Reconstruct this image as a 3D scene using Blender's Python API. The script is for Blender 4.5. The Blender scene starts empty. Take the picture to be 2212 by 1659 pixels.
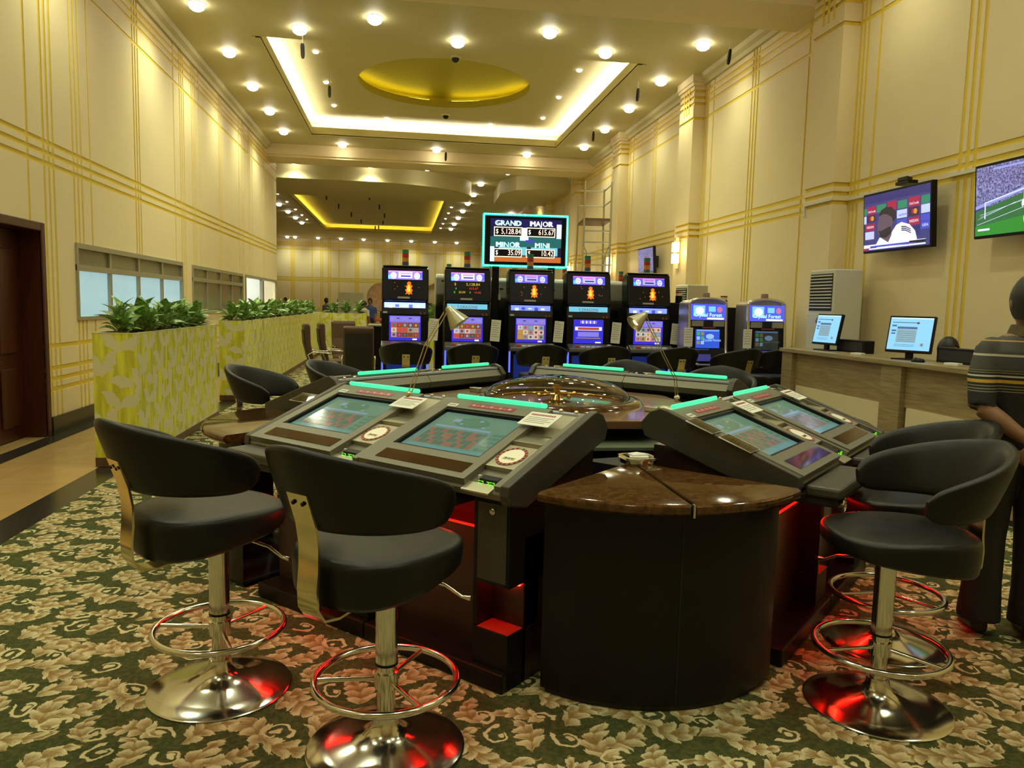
import bpy, math, random
from math import pi, sin, cos, radians as RD, sqrt, atan2
from mathutils import Vector, Matrix
random.seed(7)
SC = bpy.context.scene
COL = SC.collection

# ------------------------------------------------------------------ camera
cam_d = bpy.data.cameras.new('camera'); cam = bpy.data.objects.new('camera', cam_d); COL.objects.link(cam)
FPX = 1640.0
cam_d.sensor_width = 36.0; cam_d.lens = FPX / 2212.0 * 36.0
cam_d.clip_start = .05; cam_d.clip_end = 200
def camera_axes():
    dY = Vector(((868 - 1106) / FPX, (655 - 829.5) / FPX, 1)).normalized()
    up = dY.cross(Vector((1, .024, 0))).normalized()
    if up.y > 0: up = -up
    dX = dY.cross(up)
    if dX.x < 0: dX = -dX
    return dX, dY, up
_x, _y, _z = camera_axes()
cam.matrix_world = Matrix(((_x[0], -_x[1], -_x[2], 0), (_y[0], -_y[1], -_y[2], 0), (_z[0], -_z[1], -_z[2], 1.5), (0, 0, 0, 1)))
SC.camera = cam
# ------------------------------------------------------------------ world, view, light levels
SC.view_settings.view_transform = 'Standard'; SC.view_settings.look = 'None'
SC.view_settings.exposure = 0.0; SC.view_settings.gamma = 1.0; SC.view_settings.use_curve_mapping = False
SC.cycles.use_denoising = True
SC.cycles.use_adaptive_sampling = True; SC.cycles.adaptive_threshold = .035
SC.cycles.max_bounces = 6; SC.cycles.diffuse_bounces = 4; SC.cycles.glossy_bounces = 3
SC.cycles.transmission_bounces = 4; SC.cycles.transparent_max_bounces = 8
SC.cycles.sample_clamp_indirect = 4.0
wd = bpy.data.worlds.new('world'); SC.world = wd; wd.use_nodes = True
wd.node_tree.nodes['Background'].inputs[0].default_value = (.9, .75, .5, 1)
wd.node_tree.nodes['Background'].inputs[1].default_value = .02
LAMP_COL = (.94, 1, .67)
P_NEAR = 135.0     # watts of a ceiling downlight over the near hall
P_FAR = 125.0      # the same beyond the far beam
COVE = 150.0         # emission of the white cove strips
COVE_Y = 26.0       # emission of the yellow cove strips
def area(name, loc, size, power, color, direction=(0, 0, -1), sy=None, spread=pi, parent=None):
    l = bpy.data.lights.new(name, 'AREA'); l.energy = power; l.color = color; l.spread = spread
    l.shape = 'RECTANGLE'; l.size = size; l.size_y = sy or size
    o = bpy.data.objects.new(name, l); COL.objects.link(o); o.location = loc
    o.rotation_euler = Vector(direction).to_track_quat('-Z', 'Y').to_euler()
    if parent: o.parent = parent
    return o
# ------------------------------------------------------------------ node helper
class S:
    def __init__(s, nt, sock): s.nt, s.k = nt, sock
    def _m(s, op, b=None, c=None):
        n = s.nt.nodes.new('ShaderNodeMath'); n.operation = op
        for i, v in enumerate((s, b, c)):
            if v is None: continue
            if isinstance(v, S): s.nt.links.new(v.k, n.inputs[i])
            else: n.inputs[i].default_value = v
        return S(s.nt, n.outputs[0])
    def __add__(a, b): return a._m('ADD', b)
    __radd__ = __add__
    def __sub__(a, b): return a._m('SUBTRACT', b)
    def __rsub__(a, b): return (a * -1) + b
    def __mul__(a, b): return a._m('MULTIPLY', b)
    __rmul__ = __mul__
    def __truediv__(a, b): return a._m('DIVIDE', b)
    def abs(a): return a._m('ABSOLUTE')
    def fract(a): return a._m('FRACT')
    def floor(a): return a._m('FLOOR')
    def sin(a): return a._m('SINE')
    def pow(a, b): return a._m('POWER', b)
    def sqrt(a): return a._m('SQRT')
    def min(a, b): return a._m('MINIMUM', b)
    def max(a, b): return a._m('MAXIMUM', b)
    def gt(a, b): return a._m('GREATER_THAN', b)
    def lt(a, b): return a._m('LESS_THAN', b)
    def atan2(a, b): return a._m('ARCTAN2', b)
    def smooth(a, lo, hi):
        n = a.nt.nodes.new('ShaderNodeMapRange'); n.interpolation_type = 'SMOOTHSTEP'
        a.nt.links.new(a.k, n.inputs[0]); n.inputs[1].default_value = lo; n.inputs[2].default_value = hi
        return S(a.nt, n.outputs[0])
def new_mat(name):
    m = bpy.data.materials.new(name); m.use_nodes = True
    nt = m.node_tree; b = nt.nodes['Principled BSDF']
    return m, nt, b
def coords(nt, kind='Object'):
    t = nt.nodes.new('ShaderNodeTexCoord'); x = nt.nodes.new('ShaderNodeSeparateXYZ')
    nt.links.new(t.outputs[kind], x.inputs[0])
    return S(nt, x.outputs[0]), S(nt, x.outputs[1]), S(nt, x.outputs[2]), t.outputs[kind]
def mix(nt, f, a, b):
    n = nt.nodes.new('ShaderNodeMix'); n.data_type = 'RGBA'
    for i, v in ((0, f), (6, a), (7, b)):
        if isinstance(v, S): nt.links.new(v.k, n.inputs[i])
        elif hasattr(v, 'is_linked'): nt.links.new(v, n.inputs[i])
        else: n.inputs[i].default_value = v if i == 0 else (*v, 1)
    return n.outputs[2]
def noise(nt, vec, scale, detail=3, rough=.5):
    n = nt.nodes.new('ShaderNodeTexNoise'); n.inputs['Scale'].default_value = scale
    n.inputs['Detail'].default_value = detail; n.inputs['Roughness'].default_value = rough
    if vec is not None: nt.links.new(vec, n.inputs['Vector'])
    return S(nt, n.outputs['Fac'])
def s2l(c): return tuple(((v / 255) / 12.92 if v / 255 <= .04045 else ((v / 255 + .055) / 1.055) ** 2.4) for v in c)
_mc = {}
def pm(name, col, rough=.5, metal=0, var=.12, scale=18, spec=.5, coat=0, em=None, es=0, bump=0):
    """principled material whose colour is modulated by a small noise"""
    if name in _mc: return _mc[name]
    m, nt, b = new_mat(name)
    x, y, z, v = coords(nt)
    n = noise(nt, v, scale)
    c2 = tuple(max(0, c * (1 - var)) for c in col); c1 = tuple(min(1, c * (1 + var)) for c in col)
    nt.links.new(mix(nt, n, c2, c1), b.inputs['Base Color'])
    b.inputs['Roughness'].default_value = rough; b.inputs['Metallic'].default_value = metal
    b.inputs['Specular IOR Level'].default_value = spec; b.inputs['Coat Weight'].default_value = coat
    if em: b.inputs['Emission Color'].default_value = (*em, 1); b.inputs['Emission Strength'].default_value = es
    if bump:
        bn = nt.nodes.new('ShaderNodeBump'); bn.inputs['Strength'].default_value = bump; bn.inputs['Distance'].default_value = .01
        n2 = noise(nt, v, scale * 6); nt.links.new(n2.k, bn.inputs['Height']); nt.links.new(bn.outputs[0], b.inputs['Normal'])
    _mc[name] = m
    return m
def em(col, s=1.0, rough=.2):
    """lit picture element of a screen or lamp; col in 0..255 sRGB"""
    k = 'lit_%d_%d_%d_%d' % (*col, int(s * 100))
    if k in _mc: return _mc[k]
    l = s2l(col)
    m, nt, b = new_mat(k)
    b.inputs['Base Color'].default_value = (*[c * .25 for c in l], 1); b.inputs['Roughness'].default_value = rough
    b.inputs['Emission Color'].default_value = (*l, 1); b.inputs['Emission Strength'].default_value = s
    if s < 5: m.cycles.emission_sampling = 'NONE'      # faint pictures need no direct sampling
    _mc[k] = m
    return m
def pt(col, rough=.5):
    """plain printed ink or paint; col in 0..255 sRGB"""
    return pm('ink_%d_%d_%d_%d' % (*col, int(rough * 100)), s2l(col), rough, var=.04)

# ------------------------------------------------------------------ mesh helper
class MB:
    def __init__(s): s.v, s.f, s.m = [], [], []
    def add(s, vs, fs, mi=0, M=None):
        o = len(s.v)
        s.v += [tuple(M @ Vector(p)) if M is not None else tuple(p) for p in vs]
        s.f += [tuple(i + o for i in f) for f in fs]; s.m += [mi] * len(fs)
        return s
    def quad(s, a, b, c, d, mi=0, M=None): return s.add((a, b, c, d), ((0, 1, 2, 3),), mi, M)
    def box(s, x0, x1, y0, y1, z0, z1, mi=0, M=None):
        v = [(x, y, z) for z in (z0, z1) for y in (y0, y1) for x in (x0, x1)]
        return s.add(v, ((0, 2, 3, 1), (4, 5, 7, 6), (0, 1, 5, 4), (2, 6, 7, 3), (0, 4, 6, 2), (1, 3, 7, 5)), mi, M)
    def prism(s, pts, h0, h1, mi=0, M=None, axis='z', caps=True):
        """polygon pts (2d, ccw) swept along an axis from h0 to h1"""
        n = len(pts)
        put = {'z': lambda p, h: (p[0], p[1], h), 'x': lambda p, h: (h, p[0], p[1]), 'y': lambda p, h: (p[0], h, p[1])}[axis]
        v = [put(p, h0) for p in pts] + [put(p, h1) for p in pts]
        f = [(i, (i + 1) % n, n + (i + 1) % n, n + i) for i in range(n)]
        if caps: f += [tuple(range(n - 1, -1, -1)), tuple(range(n, 2 * n))]
        return s.add(v, f, mi, M)
    def lathe(s, prof, seg=24, mi=0, M=None, sx=1, sy=1, n=2.0, a0=0, a1=2 * pi):
        full = abs(a1 - a0 - 2 * pi) < 1e-6
        k = seg if full else seg + 1
        v = []
        for r, z in prof:
            for i in range(k):
                a = a0 + (a1 - a0) * i / seg
                c, d = cos(a), sin(a)
                e = (abs(c) ** n + abs(d) ** n) ** (-1 / n)
                v.append((r * c * e * sx, r * d * e * sy, z))
        f = []
        for j in range(len(prof) - 1):
            for i in range(seg):
                i2 = (i + 1) % k
                f.append((j * k + i, j * k + i2, (j + 1) * k + i2, (j + 1) * k + i))
        return s.add(v, f, mi, M)
    def cyl(s, r, z0, z1, seg=20, mi=0, M=None):
        s.lathe(((r, z0), (r, z1)), seg, mi, M)
        v = [(r * cos(2 * pi * i / seg), r * sin(2 * pi * i / seg)) for i in range(seg)]
        s.add([(x, y, z0) for x, y in v], (tuple(range(seg - 1, -1, -1)),), mi, M)
        return s.add([(x, y, z1) for x, y in v], (tuple(range(seg)),), mi, M)
    def tube(s, path, r, seg=8, mi=0, M=None, closed=False):
        P = [Vector(p) for p in path]; n = len(P); v = []; prev = None
        for i, p in enumerate(P):
            if closed: t = P[(i + 1) % n] - P[i - 1]
            else: t = P[min(i + 1, n - 1)] - P[max(i - 1, 0)]
            t.normalize()
            a = prev - t * prev.dot(t) if prev is not None else t.orthogonal()
            a.normalize(); prev = a; b = t.cross(a)
            rr = r[i] if isinstance(r, (list, tuple)) else r
            v += [tuple(p + (a * cos(2 * pi * k / seg) + b * sin(2 * pi * k / seg)) * rr) for k in range(seg)]
        f = []
        for i in range(n if closed else n - 1):
            j = (i + 1) % n
            f += [(i * seg + k, i * seg + (k + 1) % seg, j * seg + (k + 1) % seg, j * seg + k) for k in range(seg)]
        if not closed: f += [tuple(range(seg - 1, -1, -1)), tuple((n - 1) * seg + k for k in range(seg))]
        return s.add(v, f, mi, M)
    def torus(s, R, r, z=0, seg=40, k=8, mi=0, M=None):
        return s.tube([(R * cos(2 * pi * i / seg), R * sin(2 * pi * i / seg), z) for i in range(seg)], r, k, mi, M, True)
    def disc(s, r, z, seg=24, mi=0, M=None, r0=0, a0=0, a1=2 * pi, cx=0, cy=0):
        pts = [(cx + r * cos(a0 + (a1 - a0) * i / seg), cy + r * sin(a0 + (a1 - a0) * i / seg), z) for i in range(seg + 1)]
        if r0 <= 0: return s.add([(cx, cy, z)] + pts, [(0, i + 1, i + 2) for i in range(seg)], mi, M)
        ins = [(cx + r0 * cos(a0 + (a1 - a0) * i / seg), cy + r0 * sin(a0 + (a1 - a0) * i / seg), z) for i in range(seg + 1)]
        k = seg + 1
        return s.add(ins + pts, [(i, k + i, k + i + 1, i + 1) for i in range(seg)], mi, M)
    def poly(s, pts, mi=0, M=None): return s.add(pts, (tuple(range(len(pts))),), mi, M)
    def mesh(s, name, mats):
        me = bpy.data.meshes.new(name); me.from_pydata(s.v, [], s.f)
        for m in (mats if isinstance(mats, (list, tuple)) else [mats]): me.materials.append(m)
        if any(s.m): me.polygons.foreach_set('material_index', s.m)
        me.update()
        return me
    def build(s, name, mats, parent=None, smooth=None, bevel=0, sub=0, label=None, M=None):
        me = s.mesh(name, mats)
        if smooth is not None:
            me.shade_smooth(); me.set_sharp_from_angle(angle=RD(smooth))
        return put(name, me, parent, bevel, sub, label, M)
def put(name, me, parent=None, bevel=0, sub=0, label=None, M=None):
    o = bpy.data.objects.new(name, me); COL.objects.link(o)
    if parent: o.parent = parent
    if M is not None: o.matrix_local = M
    if label: o['label'] = label
    if bevel:
        b = o.modifiers.new('bevel', 'BEVEL'); b.width = bevel; b.segments = 2; b.limit_method = 'ANGLE'; b.angle_limit = RD(40)
    if sub:
        b = o.modifiers.new('subsurf', 'SUBSURF'); b.levels = sub; b.render_levels = sub
    return o
def thing(name, label, cat, loc=(0, 0, 0), rz=0, group=None):
    o = bpy.data.objects.new(name, None); COL.objects.link(o)
    o.location = loc; o.rotation_euler = (0, 0, rz); o.empty_display_size = .1
    o['label'] = label; o['category'] = cat
    if group: o['group'] = group
    return o
def tag(o, label, cat, group=None):
    o['label'] = label; o['category'] = cat
    if group: o['group'] = group
    return o
def struct(o): o['kind'] = 'structure'; return o
def dup(root, loc, rz, label, group=None):
    def cp(o, par):
        c = o.copy(); COL.objects.link(c)
        if par: c.parent = par
        for ch in list(o.children):
            cp(ch, c)
        return c
    r = cp(root, None); r.location = loc; r.rotation_euler = (0, 0, rz); r['label'] = label
    if group: r['group'] = group
    return r
def text(name, body, size, mat, parent, M, align='CENTER', ext=.0004, sx=1.0):
    c = bpy.data.curves.new(name, 'FONT'); c.body = body; c.size = size; c.align_x = align; c.align_y = 'CENTER'
    c.extrude = ext; c.resolution_u = 2; c.materials.append(mat)
    o = bpy.data.objects.new(name, c); COL.objects.link(o)
    if parent: o.parent = parent
    o.matrix_local = M @ Matrix.Diagonal((sx, 1, 1, 1))
    FONTS.append(o)
    return o
FONTS = []
def fonts_to_meshes():
    dg = bpy.context.evaluated_depsgraph_get(); dg.update()
    for o in FONTS:
        me = bpy.data.meshes.new_from_object(o.evaluated_get(dg)); me.name = o.name.split('.')[0]
        n = bpy.data.objects.new(o.name.split('.')[0], me); COL.objects.link(n)
        n.parent = o.parent; n.matrix_local = o.matrix_local.copy()
        c = o.data; bpy.data.objects.remove(o); bpy.data.curves.remove(c)
def T(x, y, z): return Matrix.Translation((x, y, z))
def Rx(a): return Matrix.Rotation(RD(a), 4, 'X')
def Ry(a): return Matrix.Rotation(RD(a), 4, 'Y')
def Rz(a): return Matrix.Rotation(RD(a), 4, 'Z')
ORD = ['first', 'second', 'third', 'fourth', 'fifth', 'sixth', 'seventh', 'eighth', 'ninth', 'tenth', 'eleventh', 'twelfth', 'thirteenth', 'fourteenth', 'fifteenth',
       'sixteenth', 'seventeenth', 'eighteenth', 'nineteenth', 'twentieth']

# ------------------------------------------------------------------ materials
CREAM = pm('cream_wall_paint', (.80, .665, .395), .55, var=.03, scale=3)
GOLD = pm('mustard_groove_paint', (.78, .56, .05), .5, var=.06)
CEIL = pm('ceiling_paint', (.58, .52, .275), .6, var=.03, scale=2)
CEIL_Y = pm('yellow_dome_paint', (.44, .37, .035), .55, var=.03, scale=2)
BLACK = pm('black_lacquer', (.008, .007, .006), .38, var=.2, spec=.22)
BLACK_M = pm('black_matt', (.016, .014, .012), .6, var=.2)
LEATHER = pm('black_leather', (.007, .0072, .006), .38, var=.25, scale=60, bump=.06, spec=.30)
CHROME = pm('chrome', (.74, .71, .63), .15, 1, var=.02)
BRASS = pm('polished_steel_strap', (.70, .62, .36), .16, 1, var=.08)
GREY = pm('bronze_grey_metal', (.185, .172, .125), .42, .35, var=.06, scale=40)
GREY_D = pm('dark_bronze_metal', (.06, .054, .04), .42, .3, var=.1, scale=30)
STEEL = pm('brushed_steel', (.50, .46, .34), .34, .8, var=.08, scale=80)
WHITE = pm('white_plastic', (.70, .69, .62), .45, var=.04)
WOOD_L = None
GOLDM = pm('gold_metal', (.9, .58, .12), .14, 1, var=.05)
LILAC = pm('frosted_acrylic', (.42, .42, .50), .25, var=.05)
PAPER = pm('white_paper', (.78, .76, .68), .6, var=.04)
SKIN = pm('skin', (.22, .105, .05), .5, var=.08, scale=30)
HAIR = pm('black_hair', (.012, .009, .007), .5, var=.4, scale=200)
BROWN_L = pm('brown_leather', (.085, .042, .02), .45, var=.2, scale=30)
def mat_wood():
    m, nt, b = new_mat('pale_oak_laminate')
    x, y, z, v = coords(nt)
    mp = nt.nodes.new('ShaderNodeMapping'); mp.inputs['Scale'].default_value = (3, 3, 60); nt.links.new(v, mp.inputs[0])
    n = noise(nt, mp.outputs[0], 1.2, 5, .6)
    nt.links.new(mix(nt, n.smooth(.3, .7), (.22, .165, .07), (.34, .27, .13)), b.inputs['Base Color'])
    b.inputs['Roughness'].default_value = .42
    return m
WOOD_L = mat_wood()
def mat_burl():
    m, nt, b = new_mat('burl_wood_gloss')
    x, y, z, v = coords(nt)
    n = noise(nt, v, 34, 6, .7); n2 = noise(nt, v, 130, 3, .6)
    c = mix(nt, n.smooth(.35, .68), (.028, .010, .003), (.105, .043, .011))
    nt.links.new(mix(nt, (n2 - .3) * .5, c, (.15, .07, .018)), b.inputs['Base Color'])
    b.inputs['Roughness'].default_value = .09; b.inputs['Specular IOR Level'].default_value = .4; b.inputs['Coat Weight'].default_value = .2; b.inputs['Coat Roughness'].default_value = .03
    return m
BURL = mat_burl()
def mat_mahogany():
    m, nt, b = new_mat('mahogany')
    x, y, z, v = coords(nt)
    mp = nt.nodes.new('ShaderNodeMapping'); mp.inputs['Scale'].default_value = (20, 20, 1.5); nt.links.new(v, mp.inputs[0])
    n = noise(nt, mp.outputs[0], 2, 4)
    nt.links.new(mix(nt, n, (.03, .006, .002), (.10, .022, .007)), b.inputs['Base Color'])
    b.inputs['Roughness'].default_value = .35
    return m
MAHOG = mat_mahogany()

# --- carpet: acanthus leaves and scrolls on dark green, all in nodes
def leaf_group():
    g = bpy.data.node_groups.new('acanthus_leaf', 'ShaderNodeTree')
    for nm in ('u', 'v', 'cu', 'cv', 'ca', 'sa', 'L', 'W', 'bend'):
        g.interface.new_socket(nm, in_out='INPUT', socket_type='NodeSocketFloat')
    for nm in ('mask', 'shade'): g.interface.new_socket(nm, in_out='OUTPUT', socket_type='NodeSocketFloat')
    gi = g.nodes.new('NodeGroupInput'); go = g.nodes.new('NodeGroupOutput')
    I = {k.name: S(g, k) for k in gi.outputs if k.name}
    du = ((I['u'] - I['cu'] + .5).fract() - .5); dv = ((I['v'] - I['cv'] + .5).fract() - .5)
    x = (du + dv * .5) * TA; y = dv * TB
    lx = x * I['ca'] + y * I['sa']; ly = y * I['ca'] - x * I['sa']
    t = lx / I['L'] + .5
    ly = ly - I['bend'] * (t - .5).pow(2) * I['L']
    tc = t.max(0.001).min(.999)
    env = (tc.pow(.8) * pi).sin().pow(.8)
    al = ly.abs()
    ph = (tc * 4.3 - al / I['W'] * .75).fract()          # lobes swept towards the tip
    lob = (ph * pi).sin().pow(.6)
    teeth = ((tc * 17 - al / I['W'] * 2.2).fract() - .5).abs()
    w = I['W'] * env * (lob * .56 + .36 + teeth * .26)
    d = w - al
    mask = d.smooth(-.001, .003) * t.gt(0) * t.lt(1)
    mid = (al / I['W']).smooth(.02, .16)
    st = ((tc * 31 - al / I['W'] * 4).fract() - .5).abs()
    shade = mid * .22 + (ph - .1).smooth(.0, .75) * .40 + (d / I['W']).smooth(.55, .0) * .34 + st * .3 - .08
    g.links.new(mask.k, go.inputs[0]); g.links.new(shade.k, go.inputs[1])
    return g
TA, TB = .80, .57
def mat_carpet():
    m, nt, b = new_mat('acanthus_carpet')
    X, Y, Z, v = coords(nt)
    a = RD(24)
    x = X * cos(a) + Y * sin(a) + (noise(nt, v, 6.5, 2) - .5) * .08 + (noise(nt, v, 26, 3, .6) - .5) * .034; y = Y * cos(a) - X * sin(a) + (noise(nt, v, 5.3, 2) - .5) * .08 + (noise(nt, v, 23, 3, .6) - .5) * .034
    V = y / TB; U = (x - y * (.5 * TA / TB)) / TA
    LG = leaf_group()
    mask = None; shade = None
    leaves = [(0.08, 0.10, 35, 0.270, 0.069, 1.6), (0.20, 0.18, 95, 0.216, 0.058, -0.7), (0.02, 0.30, 150, 0.225, 0.058, 0.8), (0.34, 0.12, -25, 0.198, 0.051, 0.8), (0.30, 0.40, 60, 0.252, 0.065, -0.9), (0.50, 0.30, 10, 0.216, 0.056, 0.8), (0.46, 0.58, 120, 0.252, 0.063, 0.8), (0.60, 0.06, 70, 0.198, 0.053, -0.8), (0.56, 0.84, 30, 0.207, 0.055, -0.9), (0.74, 0.22, -40, 0.225, 0.058, 0.9), (0.84, 0.42, 25, 0.252, 0.065, -0.9), (0.70, 0.62, -70, 0.216, 0.056, 0.8), (0.96, 0.66, 80, 0.216, 0.058, 0.8), (0.24, 0.70, 5, 0.225, 0.056, -0.8), (0.12, 0.88, -50, 0.207, 0.053, 0.8), (0.88, 0.90, 140, 0.216, 0.055, 0.8)]
    for cu, cv, ang, L, W, bd in leaves:
        g = nt.nodes.new('ShaderNodeGroup'); g.node_tree = LG
        nt.links.new(U.k, g.inputs['u']); nt.links.new(V.k, g.inputs['v'])
        for k, val in (('cu', cu), ('cv', cv), ('ca', cos(RD(ang))), ('sa', sin(RD(ang))), ('L', L), ('W', W), ('bend', bd)): g.inputs[k].default_value = val
        mk, sh = S(nt, g.outputs[0]), S(nt, g.outputs[1])
        if mask is None: mask, shade = mk, sh * mk
        else: shade = shade * (1 - mk) + sh * mk; mask = mask.max(mk)
    for cu, cv, R, ph in ((.40, .20, .055, 0), (.92, .22, .05, 2.2), (.16, .50, .05, 4.0), (.62, .44, .055, 1.2), (.34, .86, .05, 3.2), (.80, .74, .055, 5.2), (.02, .78, .045, 1.0), (.70, .96, .045, 2.6)):
        du = ((U - cu + .5).fract() - .5); dv = ((V - cv + .5).fract() - .5)
        px = (du + dv * .5) * TA; py = dv * TB
        r = (px * px + py * py).sqrt(); an = (py.atan2(px) / (2 * pi) + ph / 6.283 + 1).fract()
        d = (r - R * (1 - an * .6)).abs()
        mk = (d + an * .004).smooth(.010, .006) * an.lt(.88)
        mk = mk.max((((px - R * .12).pow(2) + py * py).sqrt()).smooth(.017, .012))
        mask = mask.max(mk); shade = shade.max(mk * .9)
    pile = noise(nt, v, 420, 2, .7)
    big = noise(nt, v, 60, 3)
    bg = mix(nt, big.smooth(.40, .62), (.044, .056, .020), (.100, .088, .028))
    bg = mix(nt, pile.smooth(.3, .7) * .5, bg, (.060, .085, .03))
    lf = mix(nt, shade.smooth(.1, .95), (.25, .155, .05), (.62, .56, .33))
    lf = mix(nt, pile.smooth(.35, .75) * .2, lf, (.30, .20, .08))
    nt.links.new(mix(nt, mask, bg, lf), b.inputs['Base Color'])
    b.inputs['Roughness'].default_value = .95; b.inputs['Specular IOR Level'].default_value = .1
    bn = nt.nodes.new('ShaderNodeBump'); bn.inputs['Strength'].default_value = .25; bn.inputs['Distance'].default_value = .006
    nt.links.new(pile.k, bn.inputs['Height']); nt.links.new(bn.outputs[0], b.inputs['Normal'])
    return m
CARPET = mat_carpet()
# --- planter laminate: pale ginkgo fans on lime
def mat_ginkgo():
    m, nt, b = new_mat('ginkgo_laminate')
    X, Y, Z, v = coords(nt)
    h = X + Y
    u = h / .46; w = Z / .50
    mask = None
    for cu, cv, rot, R in ((.20, .06, 20, .125), (.70, .14, -50, .115), (.45, .34, 60, .115), (.95, .40, -15, .12), (.15, .56, -75, .11), (.64, .60, 15, .125), (.38, .80, -30, .115), (.90, .84, 70, .115)):
        du = ((u - cu + .5).fract() - .5) * .46; dv = ((w - cv + .5).fract() - .5) * .50
        r = (du * du + dv * dv).sqrt(); a = (du.atan2(dv) / (2 * pi) + rot / 360 + 3.5).fract() * 2 - 1
        edge = R * (1 - .055 * (a * 22).sin().abs() - .16 * (a.abs()).smooth(.035, .0))
        mk = r.lt(edge) * (a.abs() + (1 - r / R) * .14).lt(.42)
        mask = mk if mask is None else mask.max(mk)
    mp = nt.nodes.new('ShaderNodeMapping'); mp.inputs['Scale'].default_value = (14, 14, 1.6); nt.links.new(v, mp.inputs[0])
    st = noise(nt, mp.outputs[0], 1.5, 3)
    bg = mix(nt, st.smooth(.35, .65), (.50, .47, .03), (.72, .71, .07))
    nt.links.new(mix(nt, mask, bg, (.64, .61, .37)), b.inputs['Base Color'])
    b.inputs['Roughness'].default_value = .38
    return m
GINKGO = mat_ginkgo()
def mat_tile():
    m, nt, b = new_mat('brown_tile_floor')
    X, Y, Z, v = coords(nt)
    gx = ((X + .02) / .8).fract(); gy = (Y / .8).fract()
    line = gx.lt(.006).max(gy.lt(.006))
    n = noise(nt, v, 5, 5)
    c = mix(nt, n, (.42, .26, .095), (.54, .35, .14))
    nt.links.new(mix(nt, line * .6, c, (.15, .09, .05)), b.inputs['Base Color']); b.inputs['Roughness'].default_value = .22
    return m
TILE = mat_tile()
BORDER = pm('dark_granite_border', (.030, .028, .022), .2, var=.3, scale=60)
SKIRT = pm('brown_skirting', (.10, .045, .02), .35, var=.2)
def leaf_mat():
    m, nt, b = new_mat('variegated_leaf')
    X, Y, Z, v = coords(nt)
    n = noise(nt, v, 26, 3)
    e = (X.abs() * 20).smooth(.2, .9)
    c = mix(nt, n.smooth(.42, .6) * (1 - e * .7), (.12, .29, .05), (.64, .70, .30))
    nt.links.new(c, b.inputs['Base Color']); b.inputs['Roughness'].default_value = .35
    b.inputs['Subsurface Weight'].default_value = 0
    return m
LEAF = leaf_mat()
def glass(name, col=(1, 1, 1), rough=.0, ior=1.45, thin=True):
    m, nt, b = new_mat(name)
    b.inputs['Base Color'].default_value = (*col, 1); b.inputs['Roughness'].default_value = rough
    b.inputs['Transmission Weight'].default_value = 1; b.inputs['IOR'].default_value = ior
    return m
GLASS = glass('clear_glass')
def mat_pane(name, tint=(1, 1, 1), f0=.06, k=.9):
    m = bpy.data.materials.new(name); m.use_nodes = True; nt = m.node_tree; nt.nodes.clear()
    o = nt.nodes.new('ShaderNodeOutputMaterial'); mx = nt.nodes.new('ShaderNodeMixShader')
    tr = nt.nodes.new('ShaderNodeBsdfTransparent'); gl = nt.nodes.new('ShaderNodeBsdfGlossy'); lw = nt.nodes.new('ShaderNodeLayerWeight')
    tr.inputs[0].default_value = (*tint, 1); gl.inputs['Roughness'].default_value = .02; lw.inputs[0].default_value = .25
    f = S(nt, lw.outputs['Fresnel']) * k + f0
    nt.links.new(f.k, mx.inputs[0]); nt.links.new(tr.outputs[0], mx.inputs[1]); nt.links.new(gl.outputs[0], mx.inputs[2]); nt.links.new(mx.outputs[0], o.inputs[0])
    return m
PANE = mat_pane('clear_pane'); PANE_C = mat_pane('clean_lobby_pane', (1, 1, 1), .02, .22); PANE_D = mat_pane('tinted_pane', (.5, .47, .36), .12)
# ------------------------------------------------------------------ room shell
XL, XR, ZC, YN, YF = -3.70, 5.45, 5.75, -4.5, 54.0
YE = 23.6                     # where the left wall ends and the hall widens
XLL = -12.0
fl = struct(MB().box(XLL, XR + .3, YN, YF, -.12, 0).build('floor', TILE))
MB().box(-2.62, -2.36, YN, YE, 0, .004).build('border_strip', BORDER, fl)
MB().box(XL, -3.50, YN, YE, 0, .004).build('border_strip', BORDER, fl)
cp = MB().box(-2.36, XR - .035, YN, YF - .02, 0, .008).build('carpet', CARPET)
tag(cp, 'green carpet with beige acanthus leaves covering the gaming hall floor', 'carpet')

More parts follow.
